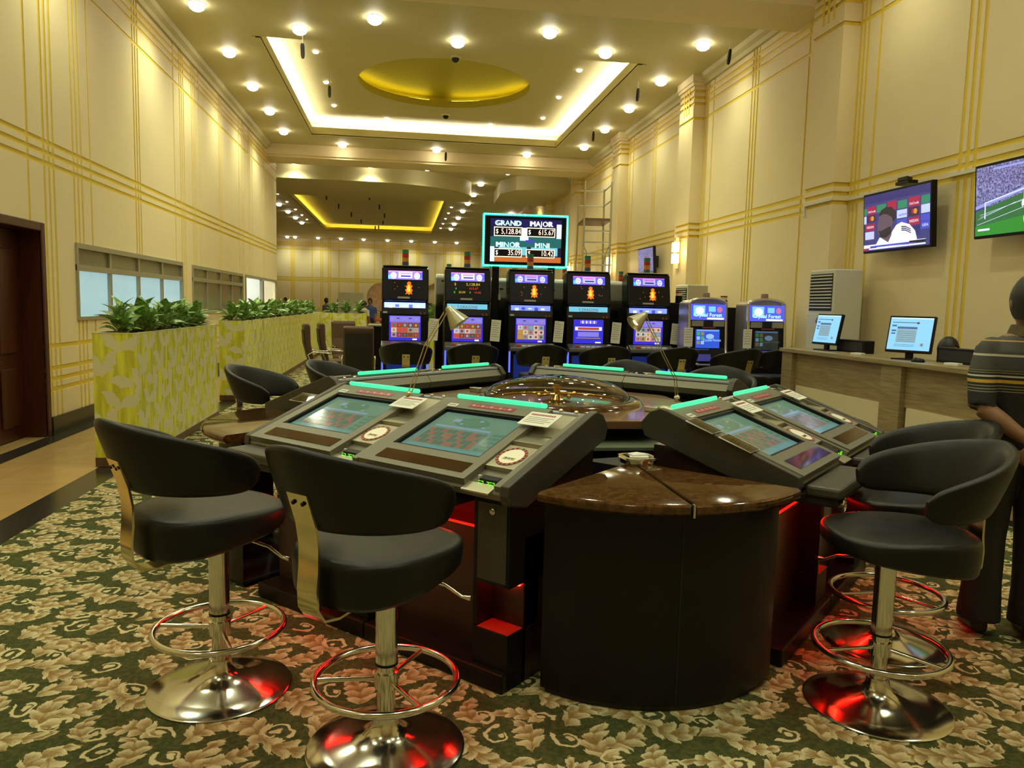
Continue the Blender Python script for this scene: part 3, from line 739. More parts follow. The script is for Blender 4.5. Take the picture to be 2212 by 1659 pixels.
# ------------------------------------------------------------------ roulette installation: eight terminals, four corner tables, wheel
CX, CY = .94, 4.51
LEDR = em((255, 20, 10), 68); LEDG = em((70, 255, 170), 1.15)
TH = math.atan(.35)
def term_meshes():
    """all meshes of one betting terminal; local x to the right, y towards the wheel, origin on the floor 1.36 m from the wheel axis"""
    D = {}
    W = lambda w: 1.36 - w
    BZ = 1.02
    def P(x, t, n): w = 1.06 + t * cos(TH) + n * sin(TH); return (x, W(w), BZ - t * sin(TH) + n * cos(TH))
    PM = Matrix(((1, 0, 0, 0), (0, -cos(TH), -sin(TH), W(1.06)), (0, -sin(TH), cos(TH), BZ), (0, 0, 0, 1)))   # (x, t, n) -> local
    FL = PM @ Matrix.Diagonal((1, 1, 1, 1))
    def pbox(m, x0, x1, t0, t1, n0, n1, mi=0):
        # mirrored frame: swap t order so that faces look outwards
        return m.box(x0, x1, -t1, -t0, n0, n1, mi, PM @ Matrix.Diagonal((1, -1, 1, 1)) )
    def B(name, mb, mats, smooth=None, bevel=0): 
        me = mb.mesh(name, mats)
        if smooth: me.shade_smooth(); me.set_sharp_from_angle(angle=RD(smooth))
        D.setdefault('list', []).append((name, me, bevel, None))
        return me
    prof = [(1.07, 1.02), (1.05, 1.03), (1.00, 1.015), (.965, .975), (.985, .935), (1.05, .915), (1.56, .75), (1.655, .775), (1.665, .80), (1.66, .81)]
    def prism_w(m, poly, x0, x1, mi=0):
        pts = [(W(w), z) for w, z in poly]
        return m.prism(pts, x0, x1, mi, axis='x')
    m = MB(); prism_w(m, prof, 0, .775); B('housing', m, [GREY], 30)
    # raised plate with a well for the screen
    m = MB()
    for x0, x1, t0, t1 in ((.004, .06, 0, .636), (.55, .60, 0, .636), (.06, .55, 0, .095), (.06, .55, .475, .636)): pbox(m, x0, x1, t0, t1, -.002, .03)
    pbox(m, .745, .775, 0, .636, -.002, .024)
    B('top_plate', m, [GREY])
    m = MB()
    for a in ((.06, .07, .095, .475), (.54, .55, .095, .475), (.07, .54, .095, .112), (.07, .54, .462, .475)): pbox(m, *a, .004, .026)
    B('screen_bezel', m, [BLACK])
    m = MB(); pbox(m, .07, .54, .112, .462, .002, .010); B('screen', m, [em((128, 162, 146), .42, .10)])
    # picture on the screen, colours paled to paint in the milky ceiling reflection
    cols = [em((124, 164, 142), .42, .10), em((140, 175, 200), .5, .10), em((168, 124, 100), .42, .10), em((104, 130, 110), .42, .10), em((110, 165, 165), .5, .10), em((104, 150, 124), .42, .10)]
    m = MB(); GM = PM @ Matrix.Diagonal((1, 1, 1, 1))
    def g(x0, x1, t0, t1, n, mi): m.add([P(x0, t1, n), P(x1, t1, n), P(x1, t0, n), P(x0, t0, n)], [(0, 1, 2, 3)], mi)
    g(.075, .535, .118, .235, .0108, 0); g(.11, .43, .235, .250, .0112, 1)
    ell = [P(.28 + .10 * cos(2 * pi * i / 28), .185 - .045 * sin(2 * pi * i / 28), .0112) for i in range(28)]; m.poly(ell, 5)
    for xx, tt, ww in ((.17, .165, .03), (.225, .20, .012), (.31, .155, .015), (.36, .21, .012)): g(xx, xx + ww * 1.4, tt, tt + ww, .0115, 1)
    for i in range(12):
        for j in range(4):
            g(.11 + i * .027, .11 + i * .027 + .0245, .265 + j * .036, .265 + j * .036 + .033, .0112, 2 if (i + j * 2) % 3 == 0 or (i * j) % 4 == 1 else 3)
    for j in range(5): g(.455, .515, .25 + j * .033, .25 + j * .033 + .022, .0112, 5)
    g(.075, .535, .418, .458, .0112, 4)
    B('screen_picture', m, cols)
    m = MB(); pbox(m, .075, .56, .525, .60, .029, .0315); B('button_panel', m, [pm('brown_smoked_glass', (.05, .022, .008), .06, var=.1)])
    m = MB(); m.tube([P(.05, -.012, .036), P(.555, -.012, .036)], .011, 8)
    for x in (.05, .555): m.lathe(((.001, -.011), (.008, -.008), (.011, 0), (.008, .008), (.001, .011)), 8, M=Matrix.Translation(P(x, -.012, .036)))
    B('light_bar', m, [LEDG], 50)
    m = MB(); m.box(.0, .775, W(1.052), W(1.005), 1.022, 1.034); B('acrylic_strip', m, [LILAC])
    m = MB()
    for x in (.62, .70): m.lathe(((.011, 0), (.011, .008), (.006, .014), (.001, .015)), 10, M=T(x, W(1.03), 1.034))
    B('cap_screw', m, [CHROME], 40)
    # printed strips and the card
    m = MB(); pbox(m, .17, .43, .038, .072, .0295, .0312, 0)
    for i in range(9): g(.185 + i * .026, .203 + i * .026, .046 + .006 * (i % 2), .062, .0316, 1 + i % 2)
    B('banner', m, [pt((150, 40, 70), .3), pt((200, 150, 170), .3), pt((190, 120, 60), .3)])
    m = MB(); pbox(m, .05, .105, .058, .088, .0295, .0312, 0)
    for i in range(4): g(.057 + i * .011, .065 + i * .011, .066, .080, .0316, 1)
    B('sticker', m, [PAPER, pt((110, 130, 110))])
    m = MB(); pbox(m, .545, .705, .075, .195, .046, .0485, 0)
    for i in range(11): g(.560 + i * .0115, .569 + i * .0115, .092, .106, .0489, 1)
    for j in range(4): g(.56, .69 - .02 * (j % 2), .122 + j * .015, .126 + j * .015, .0489, 2)
    m.box(.60, .64, W(1.20), W(1.19), BZ - .05, BZ - .015, 2)
    B('info_card', m, [PAPER, pt((150, 50, 60)), pt((120, 115, 105))])
    # card column on the right
    m = MB(); pbox(m, .60, .745, 0, .20, -.002, .006); prism_w(m, [(1.25, .955), (1.36, .945), (1.36, .918), (1.25, .94)], .60, .745); B('column_cover', m, [STEEL])
    m = MB(); pbox(m, .602, .743, .20, .33, -.002, .002, 0); B('column_recess', m, [BLACK_M])
    m = MB(); pbox(m, .602, .743, .33, .505, -.002, .022, 0); B('decal_plate', m, [STEEL], None, .003)
    m = MB(); n_ = .0235
    cx, ct, rx = .672, .417, .064
    def sec(a0, a1, r0, r1, mi, nn, k=3):
        pts0 = [P(cx + r0 * sin(a0 + (a1 - a0) * i / k), ct - r0 * 1.12 * cos(a0 + (a1 - a0) * i / k), nn) for i in range(k + 1)]
        pts1 = [P(cx + r1 * sin(a0 + (a1 - a0) * i / k), ct - r1 * 1.12 * cos(a0 + (a1 - a0) * i / k), nn) for i in range(k + 1)]
        v = pts0 + pts1; m.add(v, [(i + 1, i, k + 1 + i, k + 2 + i) for i in range(k)], mi)
    m.poly([P(cx + .054 * cos(2 * pi * i / 32), ct - .054 * 1.12 * sin(2 * pi * i / 32), n_) for i in range(32)], 0)
    for i in range(37): sec(2 * pi * i / 37, 2 * pi * (i + 1) / 37, .051, .064, 3 if i == 0 else 1 + i % 2, n_ + .0004, 1)
    for x in (.650, .672, .694): m.add([P(x - .008, ct + .030, n_ + .0004), P(x + .008, ct + .030, n_ + .0004), P(x + .008, ct + .010, n_ + .0004), P(x - .008, ct + .010, n_ + .0004)], [(0, 1, 2, 3)], 4 if x != .672 else 0)
    B('roulette_decal', m, [pt((246, 240, 222), .3), pt((196, 88, 66), .3), pt((58, 40, 30), .3), pt((90, 180, 90), .3), pt((205, 195, 120), .3)])
    D['text'] = PM @ Matrix.Translation((cx, ct + .020, n_ + .0012)) @ Matrix.Diagonal((1, -1, 1, 1))
    m = MB(); pbox(m, .602, .743, .505, .61, -.030, -.001); B('acceptor_recess', m, [GREY_D])
    m = MB(); prism_w(m, [(1.60, .85), (1.63, .842), (1.64, .815), (1.58, .82)], .645, .735); B('bill_acceptor', m, [BLACK], None, .003)
    m = MB()
    seg = [(0, 0, .010, .0022), (0, .008, .010, .0022), (0, .016, .010, .0022), (0, 0, .0022, .010), (.008, .008, .0022, .010)]
    for i in range(6):
        if i == 2: continue
        for q, (a, b, c, d) in enumerate(seg):
            if (i * 3 + q) % 4 == 0: continue
            x = .652 + i * .0135; yy = W(1.6435); m.box(x + a, x + a + c, yy - .001, yy, .818 + b, .818 + b + d)
    B('acceptor_digits', m, [em((110, 255, 30), 1.6)])
    m = MB(); prism_w(m, [(1.635, .825), (1.69, .805), (1.69, .797), (1.60, .79)], .60, .735); B('lip', m, [STEEL], None, .002)
    m = MB(); m.lathe(((.007, 0), (.007, .012), (.001, .014)), 10, M=Matrix.Translation(P(.622, .57, 0))); B('button', m, [WHITE], 40)
    # arm rest, its bracket and the cash cup
    m = MB(); m.box(.02, .565, W(1.815), W(1.672), .755, .800); B('arm_rest', m, [GREY_D], None, .012)
    m = MB(); m.box(.04, .55, W(1.79), W(1.50), .716, .757); B('arm_rest_box', m, [BLACK_M], None, .01)
    m = MB(); m.lathe(((.030, 0), (.033, .02), (.025, .024), (.022, .006), (.001, .006)), 18, M=T(.10, W(1.79), .722) @ Rx(90)); B('key_socket', m, [CHROME], 40)
    # pedestal below
    m = MB(); m.box(0, .775, W(1.50), W(.98), .008, .60); m.box(0, .775, W(1.36), W(1.0), .60, .885); B('pedestal', m, [pm('wine_black_panel', (.026, .013, .008), .3, var=.2)])
    m = MB(); m.box(0, .775, W(1.63), W(1.49), .008, .085); B('plinth', m, [BLACK], None, .006)
    m = MB(); m.box(.04, .60, W(1.505), W(1.497), .596, .604); B('red_line_light', m, [em((255, 30, 18), 1.3)]); m = MB(); m.box(.05, .50, W(1.60), W(1.585), .704, .712); B('red_led_strip', m, [LEDR])
    m = MB(); m.box(.60, .775, W(1.60), W(1.36), .42, .76); m.box(.60, .62, W(1.60), W(1.36), .24, .42); m.box(.60, .775, W(1.60), W(1.48), .008, .235)
    m.box(.62, .775, W(1.49), W(1.40), .235, .42); B('acceptor_cabinet', m, [BLACK])
    m = MB(); m.box(.622, .762, W(1.606), W(1.598), .435, .745); B('cabinet_door', m, [GREY_D], None, .003)
    m = MB(); m.lathe(((.013, 0), (.013, .010), (.006, .014), (.001, .014)), 14, M=T(.70, W(1.606), .715) @ Rx(90)); B('lock', m, [CHROME], 40)
    m = MB(); m.box(.622, .775, W(1.60), W(1.49), .233, .237); B('shelf_plate', m, [pm('shelf_plate_redglow', (.34, .03, .015), .3)])  # plate coloured red to deepen the red light in the niche
    m = MB(); m.box(.64, .76, W(1.51), W(1.50), .405, .412); B('niche_led', m, [em((255, 25, 14), 60)])
    return D, prism_w, prof, W, P
TD, _pw, TPROF, TW, TP = term_meshes()
cap_big = [(1.072, 1.052), (1.04, 1.058), (.99, 1.04), (.945, .985), (.965, .925), (1.05, .900), (1.55, .735), (1.66, .762), (1.675, .80), (1.668, .838)]
_m = MB(); _pw(_m, cap_big, -.04, 0); CAP_L = _m.mesh('side_panel', [GREY_D])
_m = MB(); _pw(_m, cap_big, .775, .815); CAP_R = _m.mesh('side_panel', [GREY_D])
INKB = pt((60, 50, 40))
def terminal(side_rot, u0, label, end, group='roulette terminals', sub=()):
    R = Rz(side_rot)
    p = Vector((CX, CY, 0)) + (R @ Vector((u0, -1.36, 0)))
    o = thing('betting_terminal', label, 'betting terminal', p, RD(side_rot), group)
    par = {}
    for name, me, bev, _ in TD['list']:
        up = {'screen_picture': 'screen', 'acceptor_digits': 'bill_acceptor', 'lock': 'cabinet_door', 'roulette_decal': 'decal_plate', 'key_socket': 'arm_rest_box'}.get(name)
        q = par.get(up, o) if up else o
        if up and up not in par: q = o
        c = put(name, me, q, bev); par[name] = c
    text('lettering', 'RGM', .019, INKB, par['decal_plate'], TD['text'])
    if end in 'lb': put('side_panel', CAP_L, o, .006)
    if end in 'rb': put('side_panel', CAP_R, o, .006)
    return o
def sleeve(o, x0, x1, t0, t1, lift=.036):
    a, b, c, d = (Vector(TP(x0, t1, lift)), Vector(TP(x1, t1, lift)), Vector(TP(x1, t0, lift)), Vector(TP(x0, t0, lift)))
    up = Vector((0, -sin(TH), cos(TH))) * .002
    v = [*(p - up for p in (a, b, c, d)), *(p + up for p in (a, b, c, d))]
    s = MB().add(v, [(3, 2, 1, 0), (4, 5, 6, 7), (0, 1, 5, 4), (1, 2, 6, 5), (2, 3, 7, 6), (3, 0, 4, 7)]).build('card_sleeve', PANE_D, o)
    MB().tube([a, b, c, d], .0025, 6, closed=True).build('sleeve_edge', WHITE, s, smooth=60)
U0, U1 = -.70, .08
tnames = {-45: 'near left side', 45: 'right side', 135: 'far right side', 225: 'far left side'}
tA = terminal(-45, U0, 'grey betting terminal with lit touchscreen, leftmost one beside the left corner table', 'l')
tB = terminal(-45, U1, 'grey betting terminal with lit touchscreen and white card, nearest the brown corner top', 'r')
tC = terminal(45, U0, 'grey sloping betting terminal nearest the viewer on the right side of the roulette table', 'l')
sleeve(tA, -.19, -.045, .14, .235, .02); sleeve(tC, -.06, .05, .11, .24); sleeve(tC, -.06, .05, .27, .42)
tD = terminal(45, U1, 'grey sloping betting terminal behind another, facing the oak desk', 'r')
tE = terminal(135, U0, 'betting terminal seen from its back at the far right of the roulette table', 'l')
tF = terminal(135, U1, 'betting terminal seen from its back, right of the gap behind the wheel dome', 'r')
tG = terminal(225, U0, 'betting terminal seen from its back, left of the gap behind the wheel dome', 'l')
tH = terminal(225, U1, 'betting terminal seen from its back at the far left of the roulette table', 'r')
# brown quarter-round corner tables
RC = .73
for rz, label in ((0, 'glossy brown quarter-round corner table in front, holding the ashtray'), (-90, 'glossy brown corner table at the left of the roulette table'),
                  (90, 'glossy brown corner table hidden behind the right side terminals'), (180, 'glossy brown corner table at the far corner of the roulette table')):
    R = Rz(rz); p = Vector((CX, CY, 0)) + R @ Vector((.08, -1.30, 0))
    o = thing('corner_table', label, 'corner table', p, RD(rz), 'corner tables of the roulette table')
    def half(a0, a1, off):
        n = 14; rim = []
        prof = [(.735, -.018), (.748, -.008), (.752, .006), (.748, .018), (.735, .026)]
        m = MB(); ap = Vector((off, 0))
        k = len(prof)
        v = []; f = []
        for i in range(n + 1):
            a = a0 + (a1 - a0) * i / n
            for r, z in prof: v.append((off + (r - .02) * cos(a), (r - .02) * sin(a), .795 + z))
        for i in range(n):
            for j in range(k - 1): f.append((i * k + j, (i + 1) * k + j, (i + 1) * k + j + 1, i * k + j + 1))
        b0 = len(v); v += [(off, 0, .795 - .018), (off, 0, .795 + .026)]
        for i in range(n): f += [(b0 + 1, i * k + k - 1, (i + 1) * k + k - 1), (b0, (i + 1) * k, i * k)]
        f.append(tuple([b0] + [j for j in range(k)] + [b0 + 1])); f.append(tuple([b0 + 1] + [n * k + j for j in range(k - 1, -1, -1)] + [b0]))
        return m.add(v, f)
    half(RD(225), RD(269.4), -.004).build('tabletop_half', BURL, o, smooth=35)
    half(RD(270.6), RD(315), .004).build('tabletop_half', BURL, o, smooth=35)
    MB().box(-.003, .003, -.722, 0, .78, .812).build('seam_strip', GREY_D, o)
    MB().box(-.004, .004, -.735, -.715, .775, .822).build('seam_clip', CHROME, o)
    pd = MB().lathe(((.0, .03), (.66, .03), (.66, .775), (.0, .775)), 28, a0=RD(224), a1=RD(316), M=T(0, .02, 0))
    pd.build('pedestal', BLACK, o, smooth=35)
    MB().lathe(((.001, .008), (.63, .008), (.63, .035), (.001, .035)), 24, a0=RD(224), a1=RD(316)).build('plinth', BLACK_M, o, smooth=35)
    MB().box(-.0015, .0015, -.6425, -.63, .04, .775).build('door_joint', BLACK_M, o)
    # core that fills the corner behind the pedestal
    MB().prism([(0, .0), (.19, .19), (0, .24), (-.19, .19)], .04, .795).build('corner_core', BLACK_M, o)
# the wheel
wz = .93
wh = thing('roulette_wheel', 'roulette wheel with gold spindle under a clear dome in the table centre', 'roulette wheel', (CX, CY, 0), 0)
oc = [(.86 * cos(RD(22.5 + 45 * i)), .86 * sin(RD(22.5 + 45 * i))) for i in range(8)]
MB().prism(oc, wz - .045, wz).build('deck', pm('walnut_deck_gloss', (.16, .075, .035), .18, var=.25, scale=7, coat=.3), wh, bevel=.008)
MB().cyl(.60, .012, wz - .05, 32).build('core', BLACK_M, wh, smooth=40)
MB().prism([(1.00 * cos(RD(22.5 + 45 * i)), 1.00 * sin(RD(22.5 + 45 * i))) for i in range(8)], .80, .815).build('inner_tray', pm('underglow_tray', (.12, .14, .09), .4), wh)  # grey-green under-glow on the inner plate is painted into its colour
MB().lathe(((.52, wz), (.50, wz + .022), (.47, wz + .026), (.455, wz + .012), (.40, wz - .012), (.33, wz - .03)), 56).build('bowl', BURL, wh, smooth=50)
rt = MB(); n = 37
for i in range(n):
    a0, a1 = 2 * pi * i / n, 2 * pi * (i + 1) / n
    rt.disc(.33, wz - .026, 2, 2 if i == 0 else i % 2, r0=.25, a0=a0, a1=a1)
ro = rt.build('rotor', [pt((30, 24, 18), .25), pt((130, 25, 18), .25), pt((30, 120, 50), .25)], wh)
MB().torus(.335, .006, wz - .022, 56).torus(.25, .008, wz - .022, 48).torus(.405, .007, wz + .004, 56).build('gold_reflection_ring', GOLDM, wh, smooth=60)  # gold rings, thickened to model the reflected light arcs in the dome
MB().lathe(((.25, wz - .03), (.15, wz - .012), (.06, wz + .01), (.001, wz + .012)), 40).build('cone', pm('dark_bronze_cone', (.12, .06, .02), .15, .7), wh, smooth=60)
sp = MB().lathe(((.045, wz + .01), (.03, wz + .03), (.018, wz + .045), (.02, wz + .075), (.032, wz + .09), (.03, wz + .1), (.001, wz + .104)), 20)
for k in range(4):
    R = Rz(22 + 90 * k)
    sp.tube([R @ Vector((.02, 0, wz + .045)), R @ Vector((.10, 0, wz + .04)), R @ Vector((.12, 0, wz + .04))], [.010, .007, .012], 8)
    sp.lathe(((.001, -.016), (.012, -.01), (.016, 0), (.012, .01), (.001, .016)), 10, M=R @ T(.128, 0, wz + .04))
sp.build('spindle', GOLDM, wh, smooth=50)
dome = [(.445, wz + .022)]
for i in range(1, 13):
    a = RD(90) * i / 12; dome.append((.445 * cos(a) + .0005, wz + .022 + .135 * sin(a)))
MB().lathe(dome, 56).build('glass_dome', PANE, wh, smooth=80)
MB().torus(.445, .008, wz + .022, 56).build('dome_rim', pm('smoked_rim', (.10, .09, .07), .15), wh, smooth=60)
for k in range(4): MB().box(-.02, .02, .60, .68, wz, wz + .03, 0, Rz(45 + 90 * k)).build('dome_latch', CHROME, wh, bevel=.005)

# ashtray on the front corner top
at = thing('ashtray', 'square clear glass ashtray with a folded white tissue on the brown corner table', 'ashtray', (1.04, 3.20, .822), RD(8))
m = MB(); m.lathe(((.001, .004), (.052, .004), (.058, .03), (.074, .03), (.078, .022), (.07, .0), (.001, .0)), 24, n=5)
m.build('bowl', mat_pane('ashtray_glass', (.78, .80, .72), .10), at, smooth=35)
MB().prism([(-.05, -.03), (.03, -.05), (.055, .01), (-.02, .045)], .022, .032).prism([(-.03, -.02), (.05, -.01), (.02, .05), (-.035, .03)], .030, .038).build('tissue', PAPER, at)
MB().box(-.012, .014, -.0785, -.0755, .006, .022).build('red_tag', pt((150, 60, 40)), at)

# little reading lamps with twin rods
def lamp(label, pts, apex, mouth):
    b = Vector(pts[0])
    o = thing('reading_lamp', label, 'lamp', b, 0, 'reading lamps on the roulette table')
    L = [Vector(p) - b for p in pts]; off = Vector((.009, .004, 0))
    MB().lathe(((.016, -.02), (.02, -.006), (.018, .01), (.012, .02), (.001, .022)), 14).build('clamp', CHROME, o, smooth=50)
    for s in (-1, 1):
        MB().tube([p + off * s for p in L], .0028, 6).build('rod', BRASS, o, smooth=60)
    A, Mo = Vector(apex) - b, Vector(mouth) - b
    q = (Mo - A).to_track_quat('Z', 'Y').to_matrix().to_4x4(); h = (Mo - A).length
    sh = MB().lathe(((.012, -.012), (.02, -.004), (.022, .01), (.030, .03), (.056, h), (.053, h), (.028, .03), (.018, .012)), 22, M=T(*A) @ q)
    sh.build('shade', pm('brushed_nickel_shade', (.48, .44, .30), .3, .8), o, smooth=50)
    MB().lathe(((.001, h * .9), (.02, h * .85), (.022, h * .6), (.012, h * .4)), 12, M=T(*A) @ q).build('bulb', em((255, 236, 190), 1.4), o, smooth=60)
lamp('small metal reading lamp on twin rods leaning over the near left terminals', [(.04, 3.796, 1.045), (.123, 3.796, 1.297), (.215, 3.796, 1.46)], (.232, 3.796, 1.478), (.285, 3.78, 1.405))
lamp('small metal reading lamp on twin rods at the right of the wheel, head turned left', [(1.67, 4.417, .96), (1.654, 4.417, 1.085), (1.578, 4.417, 1.217), (1.45, 4.417, 1.452)], (1.445, 4.417, 1.468), (1.372, 4.40, 1.408))
# ------------------------------------------------------------------ swivel stools
def stool_proto(label, group):
    o = thing('swivel_stool', label, 'stool', (0, 0, 0), 0, group)
    MB().lathe(((.001, .008), (.262, .008), (.265, .013), (.258, .018), (.19, .028), (.12, .042), (.08, .056), (.055, .075), (.044, .10), (.040, .125), (.001, .126)), 48).build('base', CHROME, o, smooth=50)
    MB().cyl(.030, .12, .32, 24).build('column', CHROME, o, smooth=40)
    MB().lathe(((.030, .306), (.037, .308), (.037, .60), (.001, .60)), 24).build('column_sleeve', CHROME, o, smooth=40)
    MB().lathe(((.0305, .302), (.039, .302), (.039, .310), (.0305, .310)), 24).build('collar', BLACK, o, smooth=40)
    rg = MB().torus(.236, .0125, .25, 56, 10).build('foot_ring', CHROME, o, smooth=60)
    MB().lathe(((.030, .22), (.040, .222), (.040, .276), (.030, .278)), 20).build('hub', CHROME, rg, smooth=40)
    for k in range(3):
        a = RD(100 + 120 * k)
        MB().tube([(.036 * cos(a), .036 * sin(a), .25), (.236 * cos(a), .236 * sin(a), .25)], .008, 8).build('spoke', CHROME, rg, smooth=60)
    m = MB(); k = 44
    prof = [(.001, 0, 0), (.60, 0, 0), (.86, 0, .01), (.95, 0, .05), (.985, 0, .16), (1.0, 0, .45), (1.0, 0, .80), (.985, 0, .92), (.95, 0, .98), (.86, 0, 1.0), (.40, 0, .975), (.001, 0, .97)]
    v = []; f = []
    for r, _, h in prof:
        for i in range(k):
            a = 2 * pi * i / k; c, d = cos(a), sin(a); e = (abs(c) ** 2.6 + abs(d) ** 2.6) ** (-1 / 2.6)
            x, y = .243 * r * c * e, .262 * r * d * e
            zb = .622 + .15 * y; zt = .742 - .012 * max(0, y / .26)
            v.append((x, y - .035, zb + (zt - zb) * h))
    for j in range(len(prof) - 1):
        for i in range(k): f.append((j * k + i, j * k + (i + 1) % k, (j + 1) * k + (i + 1) % k, (j + 1) * k + i))
    m.add(v, f).build('seat', LEATHER, o, smooth=70)
    # wrap-round backrest
    A = RD(102); n = 36; v = []; f = []; K = 12
    for i in range(n + 1):
        a = -A + 2 * A * i / n; q = abs(a) / A
        tip = max(0.0, 1 - q ** 13) ** .5
        zt = 1.100 - .150 * q ** 1.35; zb = .832 - .012 * q; zm = (zt + zb) / 2
        zt = zm + (zt - zm) * (.42 + .58 * tip); zb = zm + (zb - zm) * (.42 + .58 * tip)
        th = .05 * (.45 + .55 * tip)
        for k in range(K):
            s = 2 * pi * k / K
            c_, s_ = cos(s), sin(s)
            ex = abs(c_) ** .55 * (1 if c_ > 0 else -1); ez = abs(s_) ** .45 * (1 if s_ > 0 else -1)
            z = (zt + zb) / 2 + ez * (zt - zb) / 2
            flare = .242 + .105 * max(0, (z - .80) / .30) * (1 - .35 * q)
            r = flare + ex * th / 2
            v.append((r * sin(a) * 1.0, -r * cos(a) * 1.04 - .045, z))
    for i in range(n):
        for k in range(K): f.append((i * K + k, i * K + (k + 1) % K, (i + 1) * K + (k + 1) % K, (i + 1) * K + k))
    f += [tuple(range(K)), tuple(n * K + k for k in range(K - 1, -1, -1))]
    MB().add(v, f).build('backrest', LEATHER, o, smooth=80, sub=1)
    # flat steel strap from under the seat up the back
    path = [(-.10, .575), (-.25, .553), (-.308, .562), (-.334, .60), (-.337, .66), (-.331, .72), (-.330, .79), (-.342, .86), (-.374, .955)]
    m = MB(); w = .042; v = []; f = []
    for i, (y, z) in enumerate(path):
        a = Vector(path[min(i + 1, len(path) - 1)]) - Vector(path[max(i - 1, 0)]); a.normalize(); nx, nz = -a.y, a.x
        for x in (-w, w):
            v += [(x, y + nx * .004, z + nz * .004), (x, y - nx * .004, z - nz * .004)]
    for i in range(len(path) - 1):
        b = i * 4
        f += [(b, b + 2, b + 6, b + 4), (b + 1, b + 5, b + 7, b + 3), (b, b + 4, b + 5, b + 1), (b + 2, b + 3, b + 7, b + 6)]
    f += [(0, 1, 3, 2), (len(v) - 4, len(v) - 2, len(v) - 1, len(v) - 3)]
    st = m.add(v, f).build('strap', BRASS, o, smooth=50)
    for x in (-.02, .02): MB().lathe(((.007, 0), (.006, .004), (.001, .005)), 10, M=T(x, -.371, .925) @ Rx(90 + 16)).build('bolt', BLACK, st, smooth=50)
    lv = MB().tube([(.05, .06, .60), (.15, .12, .57), (.20, .145, .535), (.225, .16, .53)], [.006, .006, .006, .009], 8).build('height_lever', CHROME, o, smooth=60)
    return o
SG = 'black stools round the roulette table'
stool0 = stool_proto('black swivel stool with steel strap, leftmost one in the foreground', SG)
def face(a): return RD(a - 90)
stool0.location = (-.68, 2.93, 0); stool0.rotation_euler = (0, 0, face(42))
dup(stool0, (-.04, 2.46, 0), face(48), 'black swivel stool with steel strap nearest the viewer, before the central terminals', SG)
dup(stool0, (1.82, 2.55, 0), face(172), 'nearer black swivel stool at the right, its base lit red', SG).scale = (1, 1, .955)
dup(stool0, (2.20, 3.07, 0), face(168), 'black swivel stool at the right, half hidden behind the nearer one, beside the standing person', SG).scale = (1, 1, .955)
dup(stool0, (-.85, 5.66, 0), face(-14), 'black stool beyond the left corner table, next to the lime planter', SG).scale = (1, 1, .94)
dup(stool0, (-.36, 6.16, 0), face(-24), 'black stool behind the far left terminals, seen over their edge', SG).scale = (1, 1, .94)
dup(stool0, (2.03, 6.42, 0), face(-96), 'black stool behind the far right terminals, only its rounded top showing', SG).scale = (1, 1, .94)
dup(stool0, (2.57, 5.88, 0), face(-118), 'black stool behind the right end of the far right terminals', SG).scale = (1, 1, .94)
SG2 = 'black stools before the slot machines'
for i, (x, y, a) in enumerate(((.05, 8.75, 90), (.80, 8.7, 92), (1.60, 8.7, 90), (2.33, 8.65, 92), (3.13, 8.6, 94), (3.84, 8.5, 104), (4.46, 8.80, 104))):
    c = dup(stool0, (x, y, 0), face(a), 'black stool with steel strap before the %s machine from the left' % ORD[i], SG2); c.scale = (1.0, 1.0, .99)

# ------------------------------------------------------------------ tall slot machines
BODY = pm('slot_black_gloss', (.008, .008, .010), .24, var=.2, spec=.22)
TRIM = pm('slot_trim_grey', (.20, .19, .16), .3, .6)
rnd = random.Random(11)
TOWER = [pt((40, 120, 90), .25), pt((170, 50, 34), .25), pt((200, 130, 40), .25), pt((60, 80, 110), .25)]
def tower(o, x, y, z, r=.045, cols=(3, 2, 1, 0), h=.055):
    t = MB().cyl(r * .6, z - .02, z, 14, M=T(x, y, 0)).build('tower_light', BLACK, o, smooth=40)
    for k, c in enumerate(cols): MB().cyl(r, z + k * h, z + (k + 1) * h - .004, 18, M=T(x, y, 0)).build('lamp_segment', TOWER[c], t, smooth=40)
    return t
PAL = [(120, 70, 50), (96, 60, 48), (150, 150, 190), (110, 160, 170), (190, 80, 70), (70, 110, 120), (210, 200, 190), (90, 60, 110), (180, 150, 60)]
